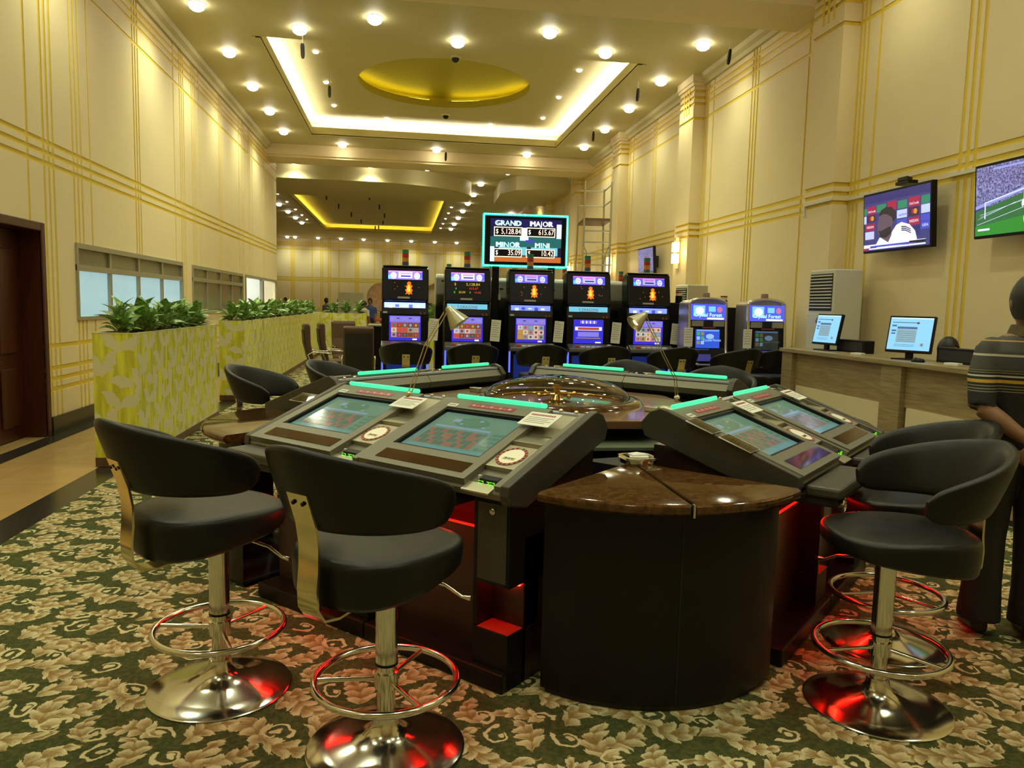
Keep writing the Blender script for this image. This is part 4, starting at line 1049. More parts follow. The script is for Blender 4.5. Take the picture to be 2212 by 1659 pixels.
def slot(x, y, label, title, variant, rz=0, title_lit=1.5):
    """big upright machine; front faces -Y at local y = -.25"""
    o = thing('slot_machine', label, 'slot machine', (x, y, 0), RD(rz), 'tall black slot machines')
    w = .31
    MB().box(-w, w, -.20, .28, .008, .42).box(-w + .03, w - .03, -.22, -.20, .06, .38).build('stand', BODY, o, bevel=.008)
    MB().prism([(-.25, .42), (.28, .42), (.28, 1.52), (-.12, 1.52), (-.17, 1.36), (-.17, .98), (-.25, .93)], -w, w, axis='x').build('cabinet', BODY, o, bevel=.01)
    bg = MB().box(-w + .07, w - .07, -.262, -.249, .47, .84).build('belly_glass', em((40, 70, 190), .22), o)
    for sx in (-1, 1): MB().box(sx * (w - .013) - .012, sx * (w - .013) + .012, -.265, -.25, .60, .90).build('side_light', em((110, 130, 255), .9), o)
    dk = MB().prism([(-.40, .90), (-.25, .88), (-.25, 1.0), (-.27, 1.0), (-.40, .95)], -w + .0, w, axis='x').build('button_deck', TRIM, o, bevel=.01)
    for i in range(6): MB().box(-.22 + i * .075, -.165 + i * .075, -.375, -.31, .962, .978, 0, T(0, 0, .003 * i * 0)).build('button', em((190, 190, 180), .5) if i else pt((200, 60, 40)), dk)
    # leaning top box
    R = T(0, -.17, 1.53) @ Rx(-7)
    tb = MB().prism([(-.02, 0), (.30, 0), (.30, .44), (.20, .47), (.05, .47), (.02, .44)], -w, w, axis='x', M=R).build('top_box', BODY, o, bevel=.02)
    MB().box(-w + .01, w - .01, .03, .2, .47, .482, 0, R).build('chrome_cap', CHROME, o, bevel=.004)
    # marquee picture
    F = R @ Matrix.Rotation(math.atan2(.04, .44), 4, 'X') @ T(0, -.0215, 0) if False else R @ T(0, -.02, 0) @ Rx(-5.2)
    def rect(m, x0, x1, z0, z1, mi, d=.002): m.quad((x0, -d, z0), (x1, -d, z0), (x1, -d, z1), (x0, -d, z1), mi, F)
    lev = (4.5, 3.4, 1.6, 2.0, 1.6)[variant]
    mm = MB(); rect(mm, -.225, .225, .29, .405, 0); 
    rect(mm, -.225, -.13, .30, .345, 1, .003); rect(mm, .13, .225, .31, .395, 2, .003); rect(mm, -.09, .09, .31, .395, 3, .003); rect(mm, -.06, .07, .325, .345, 5, .004); rect(mm, -.07, .07, .36, .385, 6, .004)
    for cx in (-.155, .155):
        mm.poly([tuple(Vector((cx + .038 * cos(2 * pi * i / 16), -.004, .34 + .045 * sin(2 * pi * i / 16)))) for i in range(16)], 4, F)
        for e in (-.013, .013): mm.poly([(cx + e + .007 * cos(2 * pi * i / 8), -.005, .350 + .006 * sin(2 * pi * i / 8)) for i in range(8)], 5, F)
        rect(mm, cx - .014, cx + .014, .312, .322, 7, .005)
    rect(mm, -.225, .225, .393, .405, 6, .0045)
    mq = mm.build('marquee', [em((92, 74, 220), lev), em((60, 170, 230), lev), em((60, 60, 210), lev), em((150, 160, 235), lev), em((176, 190, 245), lev), em((40, 40, 120), lev * .5), em((170, 90, 220), lev), em((200, 60, 120), lev)], o)
    # lower top screen: glowing figure, or the jackpot meters
    if variant == 1:
        txt = [('$', -.17, .245, 130, 'y', .05), ('5,128.84', .07, .245, 0, 'y', .055), ('$', -.16, .185, 0, 'g', .035), ('615.67', .08, .19, 0, 'r', .045), ('$', -.18, .135, 0, 'g', .04), ('35.09', -.08, .135, 0, 'y', .042), ('$', .03, .135, 0, 'g', .035), ('10.42', .13, .135, 0, 'r', .042)]
        cm = {'y': em((220, 190, 40), .9), 'g': em((80, 220, 50), .9), 'r': em((230, 60, 40), .9)}
        for b, tx, tz, _, c, sz in txt: text('meter_digits', b, sz, cm[c], o, F @ T(tx, -.004, tz) @ Rx(90))
    else:
        fx = (.05, 0, .04, .02, .05)[variant]
        fl = [(-.05, .085), (-.035, .12), (-.055, .15), (-.03, .165), (-.045, .20), (-.02, .215), (-.03, .245), (0, .265), (.028, .25), (.022, .22), (.048, .205), (.03, .17), (.05, .145), (.034, .12), (.045, .085), (.02, .10), (0, .08), (-.02, .10)]
        mm = MB().poly([(fx + a, -.003, b) for a, b in fl], 0, F).build('flame_figure', em((235, 120, 20), 1.1), o)
        MB().poly([(fx + .5 * a - .005, -.004, .165 + .55 * (b - .165)) for a, b in fl], 0, F).build('flame_core', em((255, 200, 70), 1.3), mm)
        for e in range(7):
            ex, ez = rnd.uniform(-.18, .2), rnd.uniform(.10, .27); q = MB(); rect(q, ex, ex + .012, ez, ez + .012, 0, .003); q.build('spark', em((190, 100, 40), .6), mm)
    MB().box(-.10, .06, -.005, 0, .032, .055, 0, F).build('name_plate', pt((170, 165, 150)), o)
    # title strip
    m = MB(); m.box(-w + .035, w - .04, -.145, -.12, 1.425, 1.51, 0)
    if title:
        ts = m.build('title_panel', em((110, 190, 215), 1.15), o)
        text('lettering', title, .052, em((130, 30, 60), .5), ts, T(0, -.1465, 1.468) @ Rx(90), sx=.95)
        MB().box(-.12, .13, -.1465, -.1455, 1.44, 1.444).build('underline', em((130, 30, 60), .5), ts)
    else:
        ts = m.build('title_panel', em((130, 150, 255), title_lit), o)
        m = MB()
        for i in range(5): m.box(-.22 + i * .09, -.17 + i * .09, -.1465, -.1455, 1.44 + .01 * (i % 3), 1.475 + .01 * (i % 2), i % 2)
        m.build('title_art', [em((230, 235, 255), title_lit), em((70, 80, 190), title_lit)], ts)
    # main screen
    m = MB(); m.box(-.21, .21, -.178, -.169, 1.005, 1.335); scr = m.build('screen', em((56, 50, 210), 1.0), o)
    m = MB(); q = lambda x0, x1, z0, z1, mi, d=.0: m.quad((x0, -.1785 - d, z0), (x1, -.1785 - d, z0), (x1, -.1785 - d, z1), (x0, -.1785 - d, z1), mi)
    mats = [em((130, 120, 220), 1.1), em((190, 110, 70), .9)] + [em(c, .95) for c in PAL] + [em((235, 235, 230), 1.1)]
    if variant == 3:
        q(-.19, .19, 1.185, 1.235, 11); q(-.15, .15, 1.192, 1.228, 6, .001); q(-.15, .15, 1.10, 1.165, 0); q(-.17, .17, 1.075, 1.085, 10); q(.10, .18, 1.012, 1.03, 11)
        for i in range(9): q(-.12 + i * .027, -.10 + i * .027, 1.28, 1.32, 11 if i % 2 else 0)
    else:
        q(-.20, .20, 1.25, 1.33, 0); q(-.185, .185, 1.045, 1.245, 1)
        for i in range(5): q(-.19 + i * .08, -.15 + i * .08, 1.285 + .008 * (i % 2), 1.30 + .008 * (i % 2), 9 if i % 2 else 4, .001)
        for i in range(5):
            for j in range(3):
                c = rnd.choice((2, 3, 3, 2, 9)) if j != 1 and i else rnd.choice((4, 5, 8, 8, 6))
                if variant in (2, 4): c = rnd.choice((8, 8, 5, 10, 4))
                q(-.180 + i * .073, -.112 + i * .073, 1.052 + j * .064, 1.110 + j * .064, c, .001)
                cc = rnd.choice((6, 7, 4, 10, 2)); a, b = -.146 + i * .073, 1.081 + j * .064
                m.poly([(a + .02 * cos(2 * pi * t / 8), -.1805, b + .02 * sin(2 * pi * t / 8)) for t in range(8)], cc)
        q(.10, .16, 1.012, 1.032, 11)
    m.build('screen_picture', mats, scr)
    MB().box(-w + .02, -.235, -.178, -.169, 1.365, 1.39).build('badge', pt((180, 190, 190)), o)
    for a in (.19, .24): MB().prism([(a, 1.36), (a + .035, 1.36), (a + .018, 1.395)], -.175, -.168, axis='y').build('warning_sign', pt((150, 70, 30)), o)
    tower(o, .0, .0, 2.0)
    pc = MB().box(.30, .43, -.24, -.236, 1.02, 1.31, 0).box(.31, .36, -.24, -.17, 1.28, 1.285, 1)
    for j in range(7): pc.box(.315, .415 - .02 * (j % 2), -.2415, -.24, 1.26 - j * .03, 1.268 - j * .03, 1)
    pc.build('price_card', [PAPER, pt((168, 164, 155))], o, M=Rz(0) @ Matrix.Rotation(RD(4), 4, 'Y') @ T(-.07, 0, .02))
    return o
slot(.044, 10.45, 'tall black slot machine with glowing white title strip, leftmost of the row', None, 0, title_lit=3.2)
slot(.88, 10.45, 'tall black slot machine with jackpot meters on its top screen, second of the row', '5 DRAGONS', 1)
slot(1.75, 10.45, 'tall black slot machine under the jackpot display, with blue title strip', None, 2, title_lit=1.2)
slot(2.56, 10.45, 'tall black slot machine with a plain blue screen, fourth of the row', '5 DRAGONS', 3)
slot(3.42, 10.45, 'tall black slot machine with pale green reels, fifth of the row', None, 4, title_lit=1.3)
# machines of the row behind, seen in the gaps
for i, (x, dz) in enumerate(((.78, -.02), (1.40, -.05), (2.16, -.05), (3.0, -.05))):
    o = thing('slot_machine', 'back of a rear row slot machine, %s from the left, seen in a gap' % ORD[i], 'slot machine', (x, 11.25, 0), 0, 'rear row of slot machines')
    MB().box(-.30, .30, -.25, .25, .008, 1.5 + dz).build('cabinet', BODY, o, bevel=.01)
    MB().prism([(-.27, 1.66 + dz), (-.10, 1.5 + dz), (.25, 1.5 + dz), (.25, 1.95 + dz), (-.22, 1.95 + dz), (-.27, 1.9 + dz)], -.30, .30, axis='x').build('top_box', pm('silver_sheet', (.42, .42, .36), .4, .4), o, bevel=.015)
    MB().box(-.05, .05, -.275, -.268, 1.78 + dz, 1.80 + dz).box(-.22, -.19, -.275, -.268, 1.84 + dz, 1.86 + dz).build('latch', BLACK, o)
    tower(o, (-.10, .25, .25, .28)[i], 0, 1.96 + dz, .036, (1, 1, 0) if i != 2 else (1, 2, 1, 0), .05)

# silver round-topped machines
SILV = pm('silver_purple_frame', (.40, .38, .36), .28, .7)
def slot_silver(x, y, label, lit, rz):
    o = thing('slot_machine', label, 'slot machine', (x, y, 0), RD(rz), 'silver slot machines')
    w = .265
    MB().box(-w + .02, w - .02, -.18, .25, .008, .62).build('stand', BODY, o, bevel=.01)
    MB().prism([(-.19, .60), (.25, .60), (.25, 1.58), (-.06, 1.58), (-.10, 1.0), (-.19, .84)], -w + .01, w - .01, axis='x').build('cabinet', BODY, o, bevel=.01)
    arch = [(-w, .60), (w, .60), (w, 1.58)] + [(w * cos(RD(a)), 1.58 + .07 * sin(RD(a))) for a in range(15, 180, 15)] + [(-w, 1.58)]
    MB().prism(arch, -.04, .25, axis='y', M=T(0, .02, 0)).build('shell', SILV, o, bevel=.01)
    fr = MB()
    for s in (-1, 1):
        fr.tube([(s * w, -.06, 1.60), (s * w, -.085, 1.3), (s * w, -.11, 1.0), (s * w * .97, -.15, .86), (s * w * .9, -.24, .80), (s * w * .8, -.30, .79)], .022, 8)
    fr.tube([(w * cos(RD(a)), -.06, 1.59 + .07 * sin(RD(a))) for a in range(0, 181, 12)], .022, 8)
    fr.build('chrome_frame', CHROME, o, smooth=60)
    F = T(0, -.094, 1.395) @ Rx(-4)
    def rect(m, x0, x1, z0, z1, mi, d): m.quad((x0, -d, z0), (x1, -d, z0), (x1, -d, z1), (x0, -d, z1), mi, F)
    m = MB(); m.box(-w + .02, w - .02, -.006, .03, -.02, .19, 0, F); mq = m.build('marquee', em((80, 84, 215), 1.25), o)
    m = MB(); rect(m, -.22, -.05, .03, .17, 0, .007); rect(m, -.02, .22, .07, .17, 1, .007); rect(m, .0, .10, .09, .16, 0, .008)
    m.poly([(.16 + .04 * cos(2 * pi * i / 14), -.0085, .12 + .04 * sin(2 * pi * i / 14)) for i in range(14)], 2, F)
    m.poly([(-.13 + .06 * cos(2 * pi * i / 14), -.0085, .10 + .05 * sin(2 * pi * i / 14)) for i in range(14)], 3, F); rect(m, -.02, .22, -.012, .010, 3, .0075)
    m.build('marquee_art', [em((110, 180, 250), 1.5), em((70, 90, 220), 1.2), em((190, 110, 150), 1.2), em((225, 240, 255), 2.2)], mq)
    text('lettering', 'Crystal Forest', .070, em((150, 232, 255), 2.6), mq, F @ T(-.01, -.0095, .045) @ Rx(90))
    MB().box(-w + .03, w - .03, -.10, -.03, 1.29, 1.365).build('sill', SILV, o); MB().box(-.07, .07, -.104, -.10, 1.29, 1.365).build('sensor', pt((16, 24, 40), .2), o)
    MB().box(-.09, .10, -.115, -.108, 1.265, 1.282).build('red_label', pt((150, 60, 60)), o)
    G = T(0, -.108, 1.0) @ Rx(-3)
    c = lit
    m = MB(); m.box(-.17, .17, -.006, .02, .0, .25, 0, G); sc = m.build('screen', em((44, 84, 205) if c else (62, 70, 66), 1.1 if c else .32), o)
    m = MB()
    for i in range(2):
        for j in range(3): m.quad((-.16 + i * .06, -.007, .05 + j * .06), (-.115 + i * .06, -.007, .05 + j * .06), (-.115 + i * .06, -.007, .095 + j * .06), (-.16 + i * .06, -.007, .095 + j * .06), (i + j) % 3, G)
    m.quad((-.16, -.007, .225), (.16, -.007, .225), (.16, -.007, .243), (-.16, -.007, .243), 3, G)
    m.poly([(.03 + .06 * cos(2 * pi * i / 12), -.0075, .155 + .035 * sin(2 * pi * i / 12)) for i in range(12)], 1, G)
    k = 1.0 if c else .25
    m.build('screen_picture', [em((150, 130, 90), k), em((150, 190, 235), k), em((70, 170, 90), k), em((120, 170, 245), k)], sc)
    text('lettering', 'Crystal Forest', .045, em((170, 210, 255) if c else (110, 112, 112), 1.2 if c else .4), sc, G @ T(.06, -.008, .105) @ Rx(90))
    p = MB(); p.quad((-.22, -.115, .99), (.02, -.115, .99), (.02, -.115, .935), (-.22, -.115, .935)); p.quad((-.22, -.165, .92), (.02, -.165, .92), (.02, -.20, .83), (-.22, -.20, .83)); p.build('purple_panel', em((70, 70, 150), .55), o)
    MB().box(-.235, .235, -.12, -.10, .925, .935).build('panel_bar', SILV, o)
    MB().box(-w + .03, w - .03, -.31, -.16, .775, .80).build('button_deck', CHROME, o, bevel=.008)
    tl = MB().lathe(((.035, 1.64), (.045, 1.65), (.05, 1.70), (.045, 1.735), (.001, 1.74)), 16).build('tower_light', pm('dull_red_lamp', (.30, .20, .16), .3), o, smooth=50)
    MB().cyl(.046, 1.665, 1.69, 16).build('lamp_band', WHITE, tl, smooth=40)
    q = MB().box(-w - .09, -w + .03, -.14, -.136, 1.02, 1.27, 0).box(-w - .09, -w + .03, -.1365, -.132, 1.02, 1.27, 0)
    for j in range(6): q.box(-w - .08, -w + .015, -.1415, -.14, 1.24 - j * .033, 1.248 - j * .033, 1)
    q.build('price_card', [PAPER, pt((168, 164, 155))], o)
    return o
slot_silver(4.05, 9.80, 'silver slot machine with round top and lit blue screen', True, 4)
slot_silver(4.76, 9.55, 'silver slot machine with round top and dim dark screen, beside the oak desk', False, 4)
for i, (x, y, h) in enumerate(((3.93, 10.5, 1.60), (4.50, 10.25, 1.55))):
    o = thing('slot_machine', 'dark rear machine with a small lamp between silver machines, %s one' % ('left', 'right')[i], 'slot machine', (x, y, 0), 0, 'dark rear machines')
    MB().box(-.17, .17, -.1, .35, .008, h).build('cabinet', BODY, o, bevel=.012)
    MB().cyl(.05, h, h + .10, 16).build('tower_light', BODY, o, smooth=40); MB().cyl(.046, h + .10, h + .14, 16).build('lamp_band', WHITE, o, smooth=40); MB().cyl(.048, h + .14, h + .16, 16).build('lamp_cap', TOWER[1], o, smooth=40)

# ------------------------------------------------------------------ jackpot display on its poles
js = thing('jackpot_display', 'wide jackpot display edged in turquoise light, on poles behind the slot machines', 'display', (1.75, 10.86, 0), RD(-3))
MB().box(-.60, .56, -.10, .06, 2.08, 2.76).build('cabinet', BODY, js, bevel=.01)
tq = em((0, 235, 205), 1.7)
fr = MB()
for y in (-.112, .04):
    for a in ((-.625, -.60, 2.05, 2.79), (.56, .585, 2.05, 2.79), (-.60, .56, 2.765, 2.79), (-.60, .56, 2.05, 2.075)): fr.box(a[0], a[1], y, y + .012, a[2], a[3])
fr.build('led_border', tq, js)
dots = MB()
for i in range(48):
    x = -.60 + i * 1.16 / 47
    for z in (2.7775, 2.0625): dots.box(x - .006, x + .006, -.116, -.112, z - .006, z + .006)
for i in range(30):
    z = 2.08 + i * .68 / 29
    for x in (-.6125, .5725): dots.box(x - .006, x + .006, -.116, -.112, z - .006, z + .006)
dots.build('led_dots', em((190, 255, 245), 3.0), js)['kind'] = 'stuff'
def R2(m, x0, x1, z0, z1, mi, y=-.103): m.quad((x0, y, z0), (x1, y, z0), (x1, y, z1), (x0, y, z1), mi)
m = MB(); R2(m, -.52, .49, 2.12, 2.72, 0, -.1015); R2(m, -.52, .49, 2.62, 2.72, 1, -.102); R2(m, -.52, .49, 2.33, 2.47, 2, -.102); R2(m, -.52, .49, 2.12, 2.20, 3, -.102)
R2(m, -.52, -.46, 2.12, 2.33, 4, -.1025); R2(m, -.10, .02, 2.42, 2.60, 4, -.1022); R2(m, .42, .49, 2.46, 2.66, 4, -.1022); R2(m, -.02, .10, 2.40, 2.43, 5, -.1025); R2(m, -.40, .0, 2.215, 2.33, 6, -.1022); R2(m, .06, .44, 2.215, 2.33, 6, -.1022)
jp = m.build('picture', [em((30, 34, 70), .7), em((34, 30, 96), .8), em((40, 110, 110), .9), em((200, 110, 50), 1.0), em((200, 215, 245), 1.5), em((70, 60, 190), 1.2), em((120, 200, 215), 1.1)], js)
ib = em((250, 240, 200), 1.6); ik = em((14, 14, 26), .3)
for x0, x1, z0, z1, amt in ((-.47, -.07, 2.475, 2.605, '5,128.84'), (-.01, .40, 2.475, 2.605, '615.67'), (-.47, -.07, 2.185, 2.305, '35.09'), (-.01, .40, 2.185, 2.305, '10.42')):
    m = MB(); R2(m, x0, x1, z0, z1, 0, -.104); R2(m, x0 + .012, x1 - .012, z0 + .012, z1 - .012, 1, -.1045); b = m.build('meter_box', [ib, ik], jp)
    text('meter_digits', amt, .105, em((255, 215, 190), 2.2), b, T(x1 - .018, -.1052, (z0 + z1) / 2) @ Rx(90), 'RIGHT', sx=.78)
    text('meter_digits', '$', .09, em((235, 235, 225), 1.8), b, T(x0 + .045, -.1052, (z0 + z1) / 2) @ Rx(90), sx=.8)
for s_, x, z, c in (('GRAND', -.27, 2.655, (150, 245, 240)), ('MAJOR', .20, 2.655, (240, 250, 255)), ('MINOR', -.27, 2.355, (150, 240, 225)), ('MINI', .22, 2.355, (150, 240, 225))):
    text('lettering', s_, .098, em(c, 2.2), jp, T(x, -.105, z) @ Rx(90), sx=1.0, ext=.003)
    text('lettering', s_, .104, em((250, 255, 255), 1.4), jp, T(x, -.1035, z) @ Rx(90), sx=1.05, ext=.0005)
for x in (-.43, .37): MB().box(x - .05, x + .05, -.03, .05, .008, 2.08).build('pole', BODY, js, bevel=.005)
MB().box(-.52, -.49, -.02, .03, .3, 2.08).build('pole_strip', pm('tan_strip', (.40, .28, .18), .5), js)
MB().box(-.385, -.355, -.055, -.03, 1.58, 1.66).tube([(-.37, -.04, 1.66), (-.372, -.045, 1.74), (-.36, -.04, 1.80)], .004, 6).build('plug', WHITE, js)
MB().box(-.05, .05, -.02, .03, .008, .9).box(-.60, -.50, -.02, .03, .008, .9).build('foot_column', BODY, js)

# ------------------------------------------------------------------ brown high-back chairs on the left
def lounge(x, y, a, label):
    o = thing('high_back_chair', label, 'chair', (x, y, 0), RD(a - 90), 'brown high-back chairs')
    MB().lathe(((.001, .008), (.24, .008), (.24, .02), (.04, .05), (.03, .30), (.001, .30)), 20).build('base', CHROME, o, smooth=50)
    MB().prism([(-.24, .44), (-.20, .30), (.20, .30), (.26, .36), (.26, .44), (.20, .48), (-.22, .48)], -.24, .24, axis='x').build('seat', BROWN_L, o, bevel=.03)
    b = MB().prism([(-.18, .42), (-.25, .42), (-.34, .80), (-.36, 1.10), (-.32, 1.14), (-.26, 1.11), (-.25, .80)], -.235, .235, axis='x').build('backrest', BROWN_L, o, bevel=.035)
    MB().prism([(-.256, .45), (-.262, .45), (-.352, .80), (-.368, 1.02), (-.360, 1.02), (-.344, .80)], -.20, .20, axis='x').build('back_panel', BLACK_M, b)
    for s in (-1, 1): MB().tube([(s * .245, -.24, .46), (s * .25, -.30, .62), (s * .25, -.22, .66), (s * .25, .08, .64)], .012, 8).build('arm', CHROME, o, smooth=60)
    return o
lounge(-.66, 12.3, 90, 'dark brown high-back chair turned away, left of the slot machines')
lounge(-1.28, 13.15, 12, 'brown high-back chair seen from the side, nearest the lime planter')
lounge(-1.10, 13.75, 12, 'brown high-back chair seen from the side, behind another one near the lime planter')
lounge(-1.02, 14.9, -70, 'brown high-back chair facing the viewer, behind the side-on pair')
lounge(-.35, 14.3, 90, 'brown high-back chair close to the leftmost slot machine')
gt = thing('game_cabinet', 'dark low game cabinet with silver edges left of the slot machines', 'game cabinet', (-.30, 13.2, 0), 0)
MB().box(-.25, .28, -.10, .45, .008, 1.10).build('body', BODY, gt, bevel=.01); MB().box(-.27, .30, -.12, .47, 1.10, 1.125).build('top', STEEL, gt, bevel=.004)
MB().box(.27, .29, -.125, -.10, .008, 1.10).build('edge_strip', CHROME, gt)
# ------------------------------------------------------------------ oak reception desk on the right and what stands on it
DX = 4.30
dk = thing('reception_desk', 'long pale oak reception desk with cream lower panels along the right wall', 'desk', (0, 0, 0))
y0, y1 = 4.35, 8.12
MB().box(DX - .03, DX + .50, y0 - .02, y1 + .02, 1.06, 1.10).build('desktop', WOOD_L, dk, bevel=.003)
for a, b in ((y0, y0 + .06), (6.02, 6.30), (y1 - .22, y1)): MB().box(DX, DX + .46, a, b, .008, 1.06).build('post', WOOD_L, dk)
for a, b in ((y0 + .06, 6.02), (6.30, y1 - .22)):
    MB().box(DX + .05, DX + .07, a, b, .70, 1.06).build('upper_panel', WOOD_L, dk)
    MB().box(DX + .035, DX + .07, a + .05, b - .05, .22, .70).build('cream_panel', pm('cream_laminate', (.62, .56, .36), .4, var=.03), dk)
    MB().box(DX + .05, DX + .07, a, b, .05, .22).build('lower_panel', WOOD_L, dk)
MB().box(DX + .06, DX + .40, y0 + .06, y1 - .22, .008, .05).build('kick_board', BLACK_M, dk)
MB().box(DX + .44, DX + .46, y0, y1, .008, 1.06).build('back_panel', WOOD_L, dk)
def monitor(x, y, rz, label):
    o = thing('monitor', label, 'monitor', (x, y, 1.10), RD(rz), 'monitors on the oak desk')
    MB().prism([(-.13, -.06), (.13, -.06), (.10, .09), (-.10, .09)], 0, .012).build('base', BLACK, o, bevel=.004)
    MB().prism([(-.03, .0), (.03, .0), (.035, .03), (-.035, .03)], .01, .16).build('neck', BLACK, o, bevel=.006)
    H = T(0, .0, .06) @ Rx(-11)
    s = MB().box(-.205, .205, -.03, .005, .0, .335, 0, H).build('case', BLACK, o, bevel=.006)
    sc = MB().box(-.19, .19, -.033, -.029, .022, .318, 0, H).build('screen', em((140, 205, 245), 1.05), o)
    m = MB()
    def r(x0, x1, z0, z1, c, d=.034): m.quad((x0 * .85, -d, z0), (x1 * .85, -d, z0), (x1 * .85, -d, z1), (x0 * .85, -d, z1), c, H)
    r(-.20, .08, .270, .276, 0); r(.06, .085, .262, .280, 2); r(-.14, .07, .215, .235, 1); r(-.14, .07, .09, .212, 3); r(-.20, -.15, .235, .25, 1); r(-.20, -.15, .19, .205, 1); r(-.20, -.155, .165, .178, 1)
    for k in range(6): r(-.13, .06, .10 + k * .018, .103 + k * .018, 1, .0345)
    for k in range(2): r(-.15, .06, .055 + k * .014, .058 + k * .014, 0)
    r(.12, .16, .06, .09, 3); r(.135, .145, .065, .085, 2, .0345); r(-.222, .222, .308, .318, 4)
    m.build('screen_picture', [em((60, 110, 120), .6), em((90, 120, 170), .7), em((150, 60, 70), .6), em((150, 190, 205), .8), em((210, 235, 250), 1.1)], sc)
    return o
monitor(4.54, 6.28, -62, 'computer monitor with lit page on the oak desk, the nearer larger one')
monitor(4.55, 7.66, -84, 'computer monitor with lit page on the oak desk, the farther one by the air conditioner')
for i, (y, l) in enumerate(((5.78, .55), (7.36, .50))):
    o = thing('desk_organizer', 'black low box behind the monitor on the oak desk, %s one' % ('nearer', 'farther')[i], 'box', (4.70, y, 1.10), 0, 'black boxes on the oak desk')
    MB().box(-.05, .06, -l / 2, l / 2, 0, .13).build('body', BLACK, o, bevel=.004); MB().box(-.055, -.05, -l / 2 + .03, l / 2 - .03, .02, .11).build('front_plate', BLACK_M, o)
ac_ = thing('acrylic_stand', 'small clear framed stand at the near end of the oak desk', 'stand', (4.62, 5.36, 1.10), RD(-70))
MB().box(-.11, .11, -.004, .004, .01, .14).build('clear_sheet', PANE, ac_); MB().box(-.12, -.11, -.01, .01, 0, .15).box(.11, .12, -.01, .01, 0, .15).box(-.12, .12, -.01, .01, .14, .15).box(-.12, .12, -.03, .03, 0, .01).build('frame', BLACK, ac_)
for i, (x, y) in enumerate(((4.42, 6.86), (4.44, 5.58))):
    o = thing('white_router', 'small white box on the oak desk, %s one' % ('farther', 'nearer')[i], 'box', (x, y, 1.10), RD(20), 'white boxes on the oak desk')
    MB().box(-.035, .035, -.06, .06, 0, .024).build('body', WHITE, o, bevel=.004); MB().box(-.015, .015, -.03, .03, .024, .026).build('label_plate', PAPER, o)
ms = thing('computer_mouse', 'black computer mouse beside the nearer monitor', 'mouse', (4.42, 5.98, 1.10), RD(30))
MB().lathe(((.034, 0), (.036, .012), (.026, .028), (.012, .035), (.001, .036)), 16, sy=1.6).build('shell', BLACK, ms, smooth=60); MB().box(-.003, .003, .012, .03, .032, .038).build('wheel', GREY_D, ms)

# ------------------------------------------------------------------ televisions on the right wall
def tv(y, z, w, h, x, label, tilt=4):
    o = thing('wall_television', label, 'television', (x, y, z), RD(-90), 'televisions on the right wall')
    H = Rx(tilt)
    MB().box(-w / 2, w / 2, -.03, .03, -h / 2, h / 2, 0, H).build('case', BLACK, o, bevel=.006)
    MB().box(-.15, .15, .03, .24, -.12, .12).build('wall_bracket', BLACK_M, o)
    sw, sh = w / 2 - .022, h / 2 - .025
    s = MB().box(-sw, sw, -.033, -.029, -sh, sh, 0, H).build('screen', em((66, 64, 130), .9), o)
    return o, s, H, sw, sh
t1, s1, H, sw, sh = tv(7.60, 2.52, 1.14, .66, XR - .20, 'wall television showing a man in a white shirt before sponsor panels')
m = MB()
def uvp(u, v, d): return (-sw + 2 * sw * u, -d, -sh + 2 * sh * v)
def rc(u0, u1, v0, v1, c, d=.0338): m.add([uvp(u0, v0, d), uvp(u1, v0, d), uvp(u1, v1, d), uvp(u0, v1, d)], [(0, 1, 2, 3)], c, H)
def pg(pts, c, d): m.add([uvp(u, v, d) for u, v in pts], [tuple(range(len(pts)))], c, H)
rc(0, 1, .86, 1, 0)
for u0, u1, v0, v1, c in ((.06, .20, .66, .80, 1), (.21, .36, .67, .81, 2), (.38, .52, .68, .83, 1), (.54, .68, .67, .81, 2), (.70, .86, .67, .83, 1), (.88, 1, .68, .82, 2), (0, .05, .66, .78, 2),
                          (.05, .19, .52, .65, 3), (.70, .85, .51, .66, 3), (.53, .68, .51, .65, 4), (.88, 1, .53, .67, 4), (0, .04, .50, .64, 4), (.53, .68, .38, .49, 5), (.03, .18, .37, .49, 1), (.70, .86, .36, .49, 1), (.88, 1, .40, .51, 5), (.88, 1, .27, .39, 5),
                          (.02, .17, .21, .35, 4), (.53, .86, .18, .35, 0)): rc(u0, u1, v0, v1, c)
for cx, c in ((.14, 6), (.11, 1), (.80, 6), (.77, 1)):
    cy_ = .585; pg([(cx + .026 * cos(2 * pi * i / 14), cy_ + .045 * sin(2 * pi * i / 14)) for i in range(14)], c, .0342 + (.0002 if c == 6 else 0))
# the man: white shirt, dark stripes, head in profile
pg([(.20, .10), (.26, .22), (.40, .20), (.52, .40), (.60, .44), (.72, .38), (.80, .26), (.84, .06), (.22, .04)], 7, .0345)
for k in range(3): pg([(.60, .37 - k * .03), (.66, .36 - k * .03), (.74, .30 - k * .03), (.74, .285 - k * .03), (.66, .342 - k * .03), (.60, .352 - k * .03)], 8, .0349)
pg([(.30, .20), (.24, .30), (.225, .36), (.235, .42), (.22, .44), (.235, .52), (.25, .62), (.30, .70), (.40, .72), (.48, .66), (.50, .52), (.46, .42), (.45, .24), (.40, .12)], 9, .0352)
pg([(.245, .60), (.28, .70), (.36, .745), (.45, .73), (.51, .64), (.515, .52), (.47, .46), (.46, .54), (.40, .60), (.33, .63)], 10, .0356)
pg([(.24, .35), (.28, .33), (.34, .36), (.44, .40), (.45, .28), (.36, .20), (.28, .22)], 10, .0354)
rc(.0, .95, .085, .11, 7, .0358); rc(.0, .72, .055, .085, 5, .0358); rc(.0, .95, .02, .045, 7, .0358); rc(0, .11, .05, .10, 7, .036); rc(0, .09, .015, .045, 1, .0361); rc(.72, .95, .06, .10, 8, .036)
